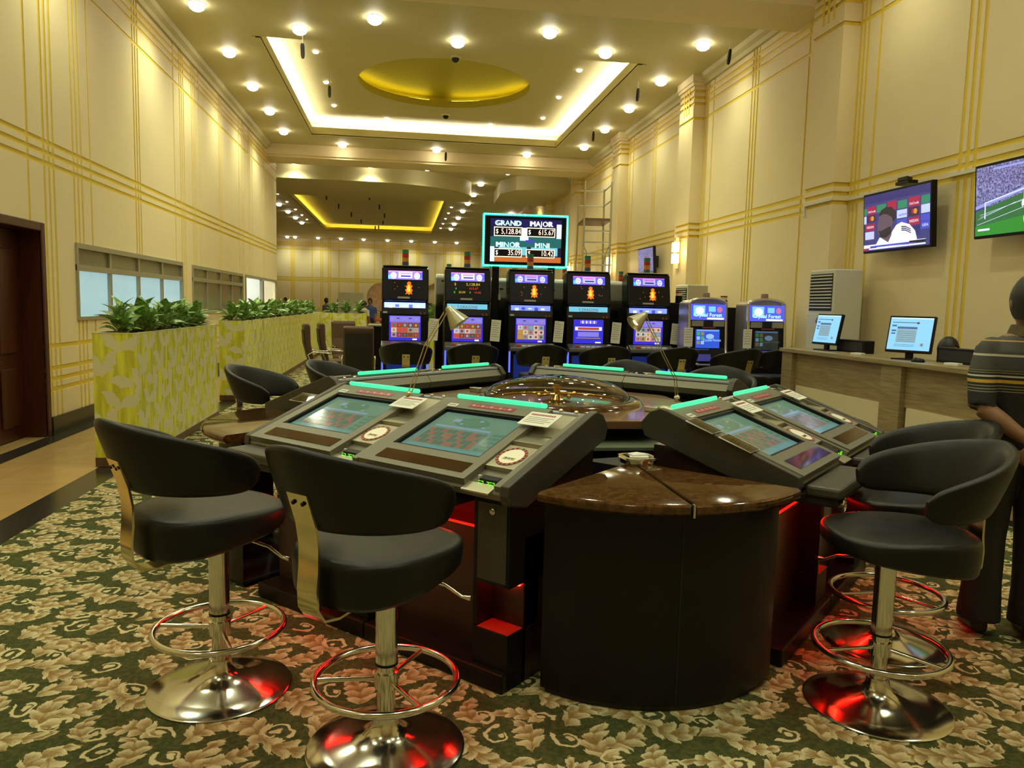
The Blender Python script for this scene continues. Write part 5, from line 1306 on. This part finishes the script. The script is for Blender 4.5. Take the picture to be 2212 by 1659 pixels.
m.build('screen_picture', [em((52, 50, 120), .9), em((176, 36, 78), .9), em((50, 140, 110), .9), em((70, 40, 70), .9), em((190, 200, 245), 1.1), em((74, 84, 205), .95), em((225, 150, 60), .95), em((222, 222, 252), 1.25), em((34, 30, 60), .6), em((112, 92, 112), .75), em((58, 50, 62), .6)], s1)
for b, u, v, sz in (('UniCredit', .13, .71, .034), ('UniCredit', .78, .72, .036), ('NISSAN', .105, .43, .038), ('NISSAN', .78, .425, .042), ('UEFA', .94, .33, .04)):
    text('lettering', b, sz, em((230, 225, 245), 1.0), s1, H @ T(*uvp(u, v, .0345)) @ Rx(90))
text('lettering', 'GAZPROM', .028, em((60, 90, 170), .8), s1, H @ T(*uvp(.615, .56, .0345)) @ Rx(90))
t2, s2, H, sw, sh = tv(5.89, 2.545, 1.14, .66, XR - .20, 'wall television showing a football match, cut by the right frame edge')
def mat_crowd():
    mm, nt, b = new_mat('crowd_picture'); X, Y, Z, v = coords(nt)
    n = noise(nt, v, 60, 3, .7); n2 = noise(nt, v, 7, 2)
    nt.links.new(mix(nt, n.smooth(.4, .65), mix(nt, n2, (.03, .03, .12), (.10, .10, .30)), (.40, .38, .75)), b.inputs['Emission Color'])
    b.inputs['Base Color'].default_value = (.02, .02, .03, 1); b.inputs['Emission Strength'].default_value = .95; b.inputs['Roughness'].default_value = .2
    return mm
m = MB(); rc(0, 1, .42, 1, 0, .0336); pg([(0, 0), (1, 0), (1, .62), (.62, .58), (.0, .36)], 1, .0339); pg([(0, .14), (1, .30), (1, .0), (0, 0)], 2, .0341)
for a, b_, w in (((.02, .16), (.75, .42), .006), ((.05, .30), (.60, .46), .005), ((.03, .24), (.42, .42), .004), ((.05, .27), (.9, .60), .004)):
    pg([(a[0], a[1]), (b_[0], b_[1]), (b_[0], b_[1] + w), (a[0], a[1] + w)], 3, .0344)
for pts in ([(.10, .24), (.112, .24), (.112, .48), (.10, .48)], [(.50, .40), (.512, .40), (.512, .60), (.50, .60)], [(.10, .48), (.10, .465), (.512, .585), (.512, .60)]): pg(pts, 3, .0346)
pg([(.62, .56), (1, .70), (1, .62), (.64, .50)], 3, .0345); pg([(0, .44), (.4, .58), (1, .84), (1, .78), (.4, .53), (0, .39)], 4, .0343); rc(.18, .9, .93, .96, 4, .0345)
for u, v, c in ((.50, .33, 3), (.56, .23, 5), (.70, .40, 3), (.52, .12, 6), (.85, .35, 3), (.93, .22, 5)):
    pg([(u - .012, v), (u, v + .03), (u + .012, v), (u + .02, v + .06), (u + .014, v + .10), (u, v + .115), (u - .014, v + .10), (u - .02, v + .06)], c, .0348)
rc(.03, .16, .07, .10, 3, .0348)
m.build('screen_picture', [mat_crowd(), em((60, 120, 70), .8), em((56, 150, 50), .85), em((225, 230, 255), 1.1), em((150, 160, 235), 1.0), em((110, 110, 215), 1.0), em((220, 215, 70), 1.0)], s2)
t3, s3, H, sw, sh = tv(16.0, 2.52, 1.05, .60, XR - .22, 'small wall television with bluish picture, far along the right wall')
m = MB(); rc(0, 1, 0, 1, 0, .0336); pg([(.45, .3), (.6, .4), (.58, .7), (.5, .72)], 1, .034); rc(0, 1, 0, .12, 2, .034); m.build('screen_picture', [mat_crowd(), em((170, 60, 80), .9), em((70, 110, 90), .8)], s3)
for i, (y, z) in enumerate(((7.55, 2.88), (5.75, 2.91))):
    o = thing('decoder_box', 'small black decoder box on top of the %s television' % ('left', 'right')[i], 'decoder', (XR - .17, y, z), RD(-90), 'decoder boxes')
    MB().prism([(-.11, -.05), (.11, -.05), (.11, .06), (-.11, .06)], 0, .035).build('body', BLACK, o, bevel=.004); MB().prism([(-.07, -.055), (.09, -.055), (.03, .05), (-.03, .05)], .035, .075).build('lid', BLACK_M, o, bevel=.004)
cd = thing('cable_conduit', 'white cable conduit running along the right wall to the televisions', 'conduit', (0, 0, 0)); zc = 2.885
for bx in ((XR - .040, XR - .0165, 8.24, 8.87, zc, zc + .035), (XR - .040, XR - .0165, 6.47, 7.08, zc, zc + .035), (XR - .24, XR - .221, 8.88, 9.52, zc, zc + .03), (XR - .24, XR - .221, 9.49, 9.52, zc - .13, zc)): MB().box(*bx).build('trunking', WHITE, cd)
# ------------------------------------------------------------------ standing air conditioners
ACW = pm('air_conditioner_white', (.62, .60, .50), .4, var=.03)
def aircon(x, y, h, w, d, label):
    o = thing('air_conditioner', label, 'air conditioner', (x, y, 0), RD(-90), 'standing air conditioners')
    MB().box(-w / 2, w / 2, -.0, d, .008, h).build('cabinet', ACW, o, bevel=.015)
    MB().box(-w / 2 + .03, w / 2 - .03, -.006, .004, h - .48, h - .05).build('grille_back', BLACK_M, o)
    for k in range(11): MB().box(-w / 2 + .035, w / 2 - .035, -.022, -.004, h - .450 + k * .037, h - .436 + k * .037, 0).build('louvre', ACW, o)
    MB().box(-w / 2 + .01, w / 2 - .01, -.008, 0, .2, h - .52).build('front_panel', ACW, o, bevel=.01)
    MB().lathe(((.001, .012), (.05, .01), (.075, .0)), 20, sx=1.0, sy=.55, M=T(0, -.008, h - .60) @ Rx(90)).build('emblem', pm('emblem_bronze', (.18, .14, .08), .3, .5), o, smooth=50)
    return o
aircon(4.90, 8.42, 2.01, .54, .36, 'tall white floor air conditioner behind the oak desk')
aircon(4.70, 12.45, 1.92, .56, .36, 'white floor air conditioner behind the slot machines, far right')
# ------------------------------------------------------------------ wall sconces on the pilasters
for i, c in enumerate((14.02, 18.75, 23.5)):
    o = thing('wall_sconce', 'lit wall sconce with two stacked glass boxes, %s from the front' % ORD[i], 'wall lamp', (XR - .225, c + .05, 2.58), RD(-90), 'sconces on the right pilasters')
    MB().box(-.06, .06, -.02, .004, -.24, .24).build('back_plate', GOLDM, o)
    for z in (-.20, .015): MB().box(-.085, .085, -.12, -.02, z, z + .185).build('glass_box', em((255, 225, 150), 3.2), o, bevel=.01)
    MB().box(-.03, .03, -.06, -.02, .20, .29).box(-.03, .03, -.06, -.02, -.29, -.20).build('finial', em((255, 215, 140), 1.2), o)
    l = bpy.data.lights.new('sconce_lamp', 'POINT'); l.energy = 14; l.color = (1, .75, .38); l.shadow_soft_size = .08
    lo = bpy.data.objects.new('sconce_lamp', l); COL.objects.link(lo); lo.parent = o; lo.location = (0, -.2, 0)
# ------------------------------------------------------------------ mobile ladder tower
ALUM = pm('dull_aluminium', (.42, .40, .30), .4, .6)
sc = thing('ladder_tower', 'mobile aluminium ladder tower with platform by the far right wall', 'ladder tower', (4.38, 17.4, 0), RD(-6))
xs, ys = .30, .55
for sx in (-1, 1):
    for sy in (-1, 1):
        top = 4.30 if sy < 0 or sx > 0 else 4.15
        MB().tube([(sx * xs * (1.15 if sy > 0 else 1), sy * ys, .10), (sx * xs, sy * ys, top)], .022, 8).build('post', ALUM, sc, smooth=60)
        MB().lathe(((.02, -.03), (.07, -.03), (.075, 0), (.07, .03), (.02, .03)), 14, M=T(sx * xs * (1.15 if sy > 0 else 1), sy * ys, .085) @ Rx(90) @ Ry(0)).build('castor', BLACK_M, sc, smooth=50)
MB().box(-xs, xs, -ys, ys, 3.44, 3.50).build('platform', pm('brown_plywood', (.14, .08, .035), .6), sc)
for k in range(12):
    z = .45 + k * .25
    MB().box(-xs, xs, -ys - .02, -ys + .02, z, z + .03).build('rung', ALUM, sc)
for z in (3.9, 4.25):
    MB().tube([(-xs, ys, z), (xs, ys, z), (xs, -ys, z)], .014, 6).build('guard_rail', ALUM, sc, smooth=60)
for sx in (-1, 1):
    MB().tube([(sx * xs, -ys + .05, 2.9), (sx * (xs - .08), -ys + .05, 2.75), (sx * (xs - .2), 0, 1.6), (sx * xs, ys, .7)], .012, 6).build('brace', ALUM, sc, smooth=60)
    MB().tube([(sx * xs, -ys, 1.9), (sx * (xs + .28), -ys - .25, .03)], .016, 6).build('outrigger', ALUM, sc, smooth=60)
# ------------------------------------------------------------------ things far back in the hall
bd = thing('partition_board', 'pale blank partition board far back behind the planter', 'board', (-1.95, 30, 0), RD(5))
MB().box(-.48, .48, 0, .05, .06, 1.86).build('panel', pm('pale_panel', (.70, .74, .60), .5, var=.03), bd)
for x in (-.4, .4): MB().box(x - .03, x + .03, -.2, .25, .008, .06).build('foot', GREY_D, bd)
pw = thing('prize_wheel', 'large pale pink prize wheel partly hidden by the leftmost slot machine', 'prize wheel', (-.80, 30.5, 0), 0)
wr_ = MB(); n = 24
for i in range(n): wr_.disc(.52, -.04, 2, i % 3, r0=.10, a0=2 * pi * i / n, a1=2 * pi * (i + 1) / n, M=T(0, 0, 1.72) @ Rx(90))
wr_.disc(.10, -.045, 18, 2, M=T(0, 0, 1.72) @ Rx(90))
wr_.build('disc', [pt((232, 196, 168)), pt((238, 206, 178)), pt((230, 184, 164))], pw); MB().torus(.53, .03, 0, 40, 8, M=T(0, 0, 1.72) @ Rx(90)).build('rim', pt((230, 190, 140)), pw, smooth=60)
MB().box(-.05, .05, .05, .12, .06, 1.72).box(-.35, .35, -.25, .3, .008, .06).build('stand', GREY_D, pw)
rtb = thing('gaming_table', 'red-topped gaming table far back beside the planter end', 'gaming table', (-.33, 27.2, 0), 0)
MB().box(-.55, .75, -.5, .5, .86, .95).build('top', pt((190, 60, 36), .6), rtb, bevel=.02); MB().box(-.35, .55, -.3, .3, .008, .86).build('base', BROWN_L, rtb)
ar = MB(); n = 16
for i in range(n):
    a0, a1 = pi * i / n, pi * (i + 1) / n
    ar.prism([(1.3 * cos(a0), 2.2 + .8 * sin(a0)), (1.45 * cos(a0), 2.2 + .95 * sin(a0)), (1.45 * cos(a1), 2.2 + .95 * sin(a1)), (1.3 * cos(a1), 2.2 + .8 * sin(a1))], YF - .14, YF - .016, axis='y', M=T(2.8, 0, 0))
ar.box(1.3, 1.5, YF - .14, YF - .016, 0, 2.2).box(4.1, 4.3, YF - .14, YF - .016, 0, 2.2)
struct(ar.build('trim_30', CREAM))
# ------------------------------------------------------------------ people
def ell(m, c, r, seg=18, M=None):
    prof = [(max(.001, sin(pi * i / 12)), -cos(pi * i / 12)) for i in range(13)]
    return m.lathe(prof, seg, M=(M or Matrix()) @ T(*c) @ Matrix.Diagonal((*r, 1)))
def person(name, label, loc, rz, mats, classify, build, voxel=.012, hair=None, group=None, extra=None):
    """one continuous skin: overlapping volumes fused by a voxel remesh, then coloured by body region"""
    m = MB(); build(m)
    me = m.mesh('body_volume', [mats[0]]); tmp = bpy.data.objects.new('body_volume', me); COL.objects.link(tmp)
    r = tmp.modifiers.new('fuse', 'REMESH'); r.mode = 'VOXEL'; r.voxel_size = voxel
    s = tmp.modifiers.new('soft', 'SMOOTH'); s.iterations = 3; s.factor = .5
    dg = bpy.context.evaluated_depsgraph_get(); dg.update()
    bm_ = bpy.data.meshes.new_from_object(tmp.evaluated_get(dg)); bpy.data.objects.remove(tmp)
    bm_.name = 'body'; bm_.materials.clear()
    for q in mats: bm_.materials.append(q)
    bm_.shade_smooth()
    idx = [classify(p.center) for p in bm_.polygons]; bm_.polygons.foreach_set('material_index', idx)
    o = thing('person', label, 'person', loc, RD(rz), group)
    put('body', bm_, o)
    if hair:
        h = MB(); hair(h); h.build('hair', HAIR, o, smooth=60)
    if extra: extra(o)
    return o
def head_parts(m, z, y=0, x=0):
    ell(m, (x, y, z), (.075, .093, .11)); ell(m, (x, y + .02, z - .055), (.055, .068, .065))
    ell(m, (x, y + .095, z - .015), (.014, .022, .024)); ell(m, (x - .076, y, z - .01), (.012, .022, .032)); ell(m, (x + .076, y, z - .01), (.012, .022, .032))
    m.tube([(x, y - .01, z - .20), (x, y - .005, z - .08)], [.062, .054], 14)
def hair_cap(h, z, y=0, x=0, long=0):
    v = []; f = []; n, k = 9, 24
    for j in range(n + 1):
        t = j / n
        for i in range(k):
            a = 2 * pi * i / k; back = .5 - .5 * sin(a)          # 1 behind, 0 in front
            lim = RD(66 + 66 * min(1, back * 1.5) ** .6); p = .02 + lim * t
            rr = 1.0 + .012 * sin(a * 7 + j)
            k2 = max(0, p - RD(90)); v.append((x + (.086 - .012 * k2) * rr * sin(min(p, RD(96))) * cos(a), y - .006 + (.106 - .02 * k2) * rr * sin(min(p, RD(96))) * sin(a), z + .010 + .120 * rr * (cos(p) if p < RD(96) else cos(RD(96)) - (p - RD(96)))))
    for j in range(n):
        for i in range(k): f.append((j * k + i, j * k + (i + 1) % k, (j + 1) * k + (i + 1) % k, (j + 1) * k + i))
    h.add(v, f)
def eyes(z, y=0, x=0):
    def f(o):
        for s in (-1, 1):
            e = ell(MB(), (x + s * .030, y + .083, z + .008), (.012, .008, .008)).build('eye', pt((240, 235, 225), .2), o, smooth=60)
            ell(MB(), (x + s * .030, y + .090, z + .008), (.005, .003, .005)).build('pupil', BLACK, e, smooth=60)
            MB().tube([(x + s * .014, y + .092, z + .028), (x + s * .030, y + .091, z + .033), (x + s * .046, y + .083, z + .027)], .004, 6).build('eyebrow', HAIR, o, smooth=60)
        MB().tube([(x - .024, y + .086, z - .055), (x, y + .094, z - .053), (x + .024, y + .086, z - .055)], [.003, .006, .003], 6).build('mouth', pt((120, 62, 52), .5), o, smooth=60)
    return f
def hand(m, w, d, up, s):
    """palm and five curled fingers; w wrist, d pointing direction, up the back of the hand, s = +1/-1 thumb side"""
    w, d, up = Vector(w), Vector(d).normalized(), Vector(up).normalized(); side = d.cross(up).normalized() * s
    m.tube([w, w + d * .035, w + d * .085], [.026, .036, .034], 10)
    for k, (o, L) in enumerate(((-.030, .070), (-.010, .080), (.010, .075), (.029, .058))):
        b = w + d * .08 - side * o; 
        m.tube([b, b + d * L * .5 - up * .006, b + d * L * .8 - up * .022, b + d * L * .85 - up * .045], [.0105, .010, .009, .008], 8)
    b = w + d * .03 + side * .028
    m.tube([b, b + side * .028 + d * .025, b + side * .034 + d * .055 - up * .008], [.014, .012, .009], 8)
# --- the standing man at the right, back to the viewer
LE, LW = Vector((-.195, -.095, 1.085)), Vector((-.045, -.185, .965))
RE, RW = Vector((.195, -.095, 1.085)), Vector((.055, -.205, .955))
def man(m):
    head_parts(m, 1.565)
    for z, rx, ry, yy in (): pass
    prof = [(.001, .84), (.135, .85), (.158, .90), (.152, .98), (.146, 1.06), (.158, 1.18), (.172, 1.28), (.170, 1.34), (.130, 1.395), (.07, 1.43), (.001, 1.44)]
    m.lathe(prof, 26, sx=.98, sy=.72, n=2.3)
    ell(m, (-.145, -.005, 1.34), (.06, .062, .065)); ell(m, (.145, -.005, 1.34), (.06, .062, .065))
    m.tube([(-.15, 0, 1.345), (-.185, -.035, 1.22), LE], [.062, .062, .056], 14); m.tube([(.15, 0, 1.345), (.185, -.035, 1.22), RE], [.062, .062, .056], 14)
    m.tube([LE, LE.lerp(LW, .4), LW], [.044, .043, .029], 12); m.tube([RE, RE.lerp(RW, .4), RW], [.044, .043, .029], 12)
    hand(m, LW, (.88, -.12, -.45), (0, -1, .1), 1); hand(m, RW, (-.80, -.10, -.55), (0, -1, .1), -1)
    for s in (-1, 1):
        m.tube([(s * .085, 0, .93), (s * .095, .005, .72), (s * .10, .0, .47), (s * .105, -.012, .25), (s * .108, -.015, .075)], [.108, .098, .082, .082, .094], 16)
        m.tube([(s * .108, -.05, .045), (s * .11, .02, .045), (s * .118, .12, .032), (s * .12, .17, .028)], [.038, .042, .038, .024], 12)
def man_cls(p):
    fa = min(((p - LE.lerp(LW, t)).length for t in (0, .2, .4, .6, .8, 1, 1.3, 1.6)))
    fb = min(((p - RE.lerp(RW, t)).length for t in (0, .2, .4, .6, .8, 1, 1.3, 1.6)))
    if (fa < .058 or fb < .058) and p.y < -.085 + .0 and p.z < 1.095 and not (abs(p.x) < .17 and p.y > -.128): return 0
    if p.y < -.148 and .80 < p.z < 1.0: return 0
    if p.z > 1.41 and sqrt(p.x ** 2 + p.y ** 2) < .105 or p.z > 1.47: return 0
    if p.z > .90: return 1
    if p.z > .068: return 2
    return 3
def mat_shirt():
    mm, nt, b = new_mat('striped_knit_shirt'); X, Y, Z, v = coords(nt)
    c = mix(nt, Z.smooth(1.235, 1.27), (.008, .007, .006), (.055, .05, .045))  # upper shirt painted greyer, where light falls on it
    for z0, z1, col in ((1.385, 1.391, (.42, .24, .06)), (1.318, 1.328, (.45, .42, .36)), (1.252, 1.256, (.16, .14, .06)), (1.242, 1.246, (.20, .17, .07)), (1.225, 1.233, (.45, .42, .34)),
                        (1.198, 1.213, (.46, .27, .02)), (1.183, 1.187, (.22, .19, .10)), (1.170, 1.174, (.24, .21, .11)), (1.158, 1.162, (.22, .19, .10)), (1.00, 1.003, (.20, .12, .03))):
        c = mix(nt, Z.gt(z0) * Z.lt(z1), c, col)
    nt.links.new(c, b.inputs['Base Color']); b.inputs['Roughness'].default_value = .8
    return mm
TROUS = pm('black_trousers', (.007, .006, .006), .75, var=.3); SHOE = pm('dark_shoe', (.012, .010, .008), .4)
def man_extra(o):
    eyes(1.565)(o)
    MB().lathe(((.072, 1.405), (.066, 1.435), (.070, 1.462), (.078, 1.440), (.086, 1.410)), 24, sy=1.06).build('collar', mat_collar, o, smooth=50)
mat_collar = pm('striped_collar', (.09, .065, .02), .8, var=.4, scale=60)
person('person', 'standing person in dark striped shirt and black trousers, back turned, beside the oak desk', (2.825, 3.09, .008), -22, [SKIN, mat_shirt(), TROUS, SHOE], man_cls, man, .0095,
       hair=lambda h: hair_cap(h, 1.565), extra=man_extra)
# --- the seated clerk behind the desk: only the top of the head shows
def seated(m):
    head_parts(m, 1.175, .04)
    m.lathe([(.001, .44), (.15, .45), (.155, .55), (.145, .70), (.16, .86), (.15, .96), (.07, 1.04), (.001, 1.05)], 22, sx=1.1, sy=.72, n=2.3)
    for s in (-1, 1):
        m.tube([(s * .17, 0, .96), (s * .22, .03, .80), (s * .22, .06, .68)], [.058, .052, .045], 12); m.tube([(s * .22, .06, .68), (s * .15, .22, .66), (s * .10, .30, .66)], [.043, .036, .028], 12)
        hand(m, (s * .10, .30, .66), (-s * .2, 1, 0), (0, 0, 1), -s)
        m.tube([(s * .09, .0, .50), (s * .10, .22, .51), (s * .11, .36, .50)], [.09, .08, .062], 14); m.tube([(s * .11, .36, .50), (s * .11, .34, .26), (s * .11, .33, .07)], [.06, .055, .045], 12)
        m.tube([(s * .11, .30, .045), (s * .11, .42, .03), (s * .11, .48, .028)], [.036, .034, .022], 10)
def seated_cls(p):
    if p.z > 1.03 or (p.y > .17 and .60 < p.z < .74): return 0
    if p.z > .585: return 1
    return 2 if p.z > .07 else 3
person('person', 'seated person behind the oak desk, only the dark hair showing above it', (5.08, 6.50, .008), 180, [SKIN, pt((60, 62, 70), .8), TROUS, SHOE], seated_cls, seated, .014,
       hair=lambda h: hair_cap(h, 1.175, .04), extra=eyes(1.175, .04))
oc_ = thing('office_chair', 'dark office chair under the seated clerk behind the oak desk', 'chair', (5.08, 6.50, 0), RD(180))
MB().box(-.20, .20, -.20, .22, .38, .45).build('seat', BLACK_M, oc_, bevel=.02); MB().box(-.19, .19, -.245, -.20, .50, .92).build('backrest', BLACK_M, oc_, bevel=.015)
MB().cyl(.03, .1, .38, 12).build('column', CHROME, oc_, smooth=40); MB().box(-.03, .03, -.24, -.17, .40, .55).build('bracket', BLACK_M, oc_)
for k in range(5): MB().tube([(0, 0, .10), (.24 * cos(k * 1.2566), .24 * sin(k * 1.2566), .04)], [.02, .015], 8).build('foot', CHROME, oc_, smooth=60)
# --- people far back
def stand(m):
    head_parts(m, 1.53)
    m.lathe([(.001, .84), (.14, .86), (.15, .95), (.14, 1.06), (.16, 1.24), (.155, 1.32), (.07, 1.39), (.001, 1.40)], 20, sx=1.1, sy=.72, n=2.3)
    for s in (-1, 1):
        m.tube([(s * .18, 0, 1.32), (s * .22, 0, 1.08)], [.06, .05], 12); m.tube([(s * .22, 0, 1.08), (s * .21, .08, .86)], [.045, .03], 12); hand(m, (s * .21, .08, .86), (0, .3, -1), (s, 0, 0), 1)
        m.tube([(s * .085, 0, .92), (s * .10, 0, .47), (s * .105, 0, .07)], [.098, .07, .058], 14); m.tube([(s * .105, -.04, .045), (s * .11, .10, .035), (s * .11, .15, .03)], [.036, .036, .024], 10)
def stand_cls(p):
    if p.z > 1.385 or (abs(p.x) > .16 and p.z < 1.12): return 0
    if p.z > .93: return 1
    return 2 if p.z > .07 else 3
FG = 'people far back in the hall'
f0 = person('person', 'distant person behind the long planter, left one of the left pair', (-5.85, 40, .008), 150, [SKIN, pt((60, 60, 66), .8), TROUS, SHOE], stand_cls, stand, .02, hair=lambda h: hair_cap(h, 1.53), group=FG, extra=eyes(1.53))
dup(f0, (-5.42, 40.3, .008), RD(-150), 'distant person behind the long planter, right one of the left pair', FG).scale = (1, 1, .96)
f1 = person('person', 'distant person in a pale shirt behind the planter, left one by the board', (-3.35, 35, .008), 60, [SKIN, pt((120, 124, 130), .8), TROUS, SHOE], stand_cls, stand, .02, hair=lambda h: hair_cap(h, 1.53), group=FG, extra=eyes(1.53))
dup(f1, (-2.80, 35.2, .008), RD(170), 'distant person in a pale shirt behind the planter, right one by the board', FG)
f2 = person('person', 'distant person in a pale blouse at the red table, beyond the planter end', (-1.27, 26.6, .008), -50, [SKIN, pt((190, 180, 160), .8), TROUS, SHOE], stand_cls, stand, .02, hair=lambda h: hair_cap(h, 1.53), group=FG, extra=eyes(1.53)); f2.scale = (1, 1, .93)
f3 = person('person', 'distant person in a blue shirt facing the viewer at the red table', (-1.13, 27.9, .008), 170, [SKIN, pt((50, 70, 130), .8), TROUS, SHOE], stand_cls, stand, .02, hair=lambda h: hair_cap(h, 1.53), group=FG, extra=eyes(1.53))
dup(f0, (1.05, 29, .008), RD(120), 'distant person seen in the gap right of the first slot machine, left one', FG).scale = (1, 1, .93)
dup(f0, (1.62, 30, .008), RD(-160), 'distant person seen in the gap right of the first slot machine, right one', FG)
fonts_to_meshes()
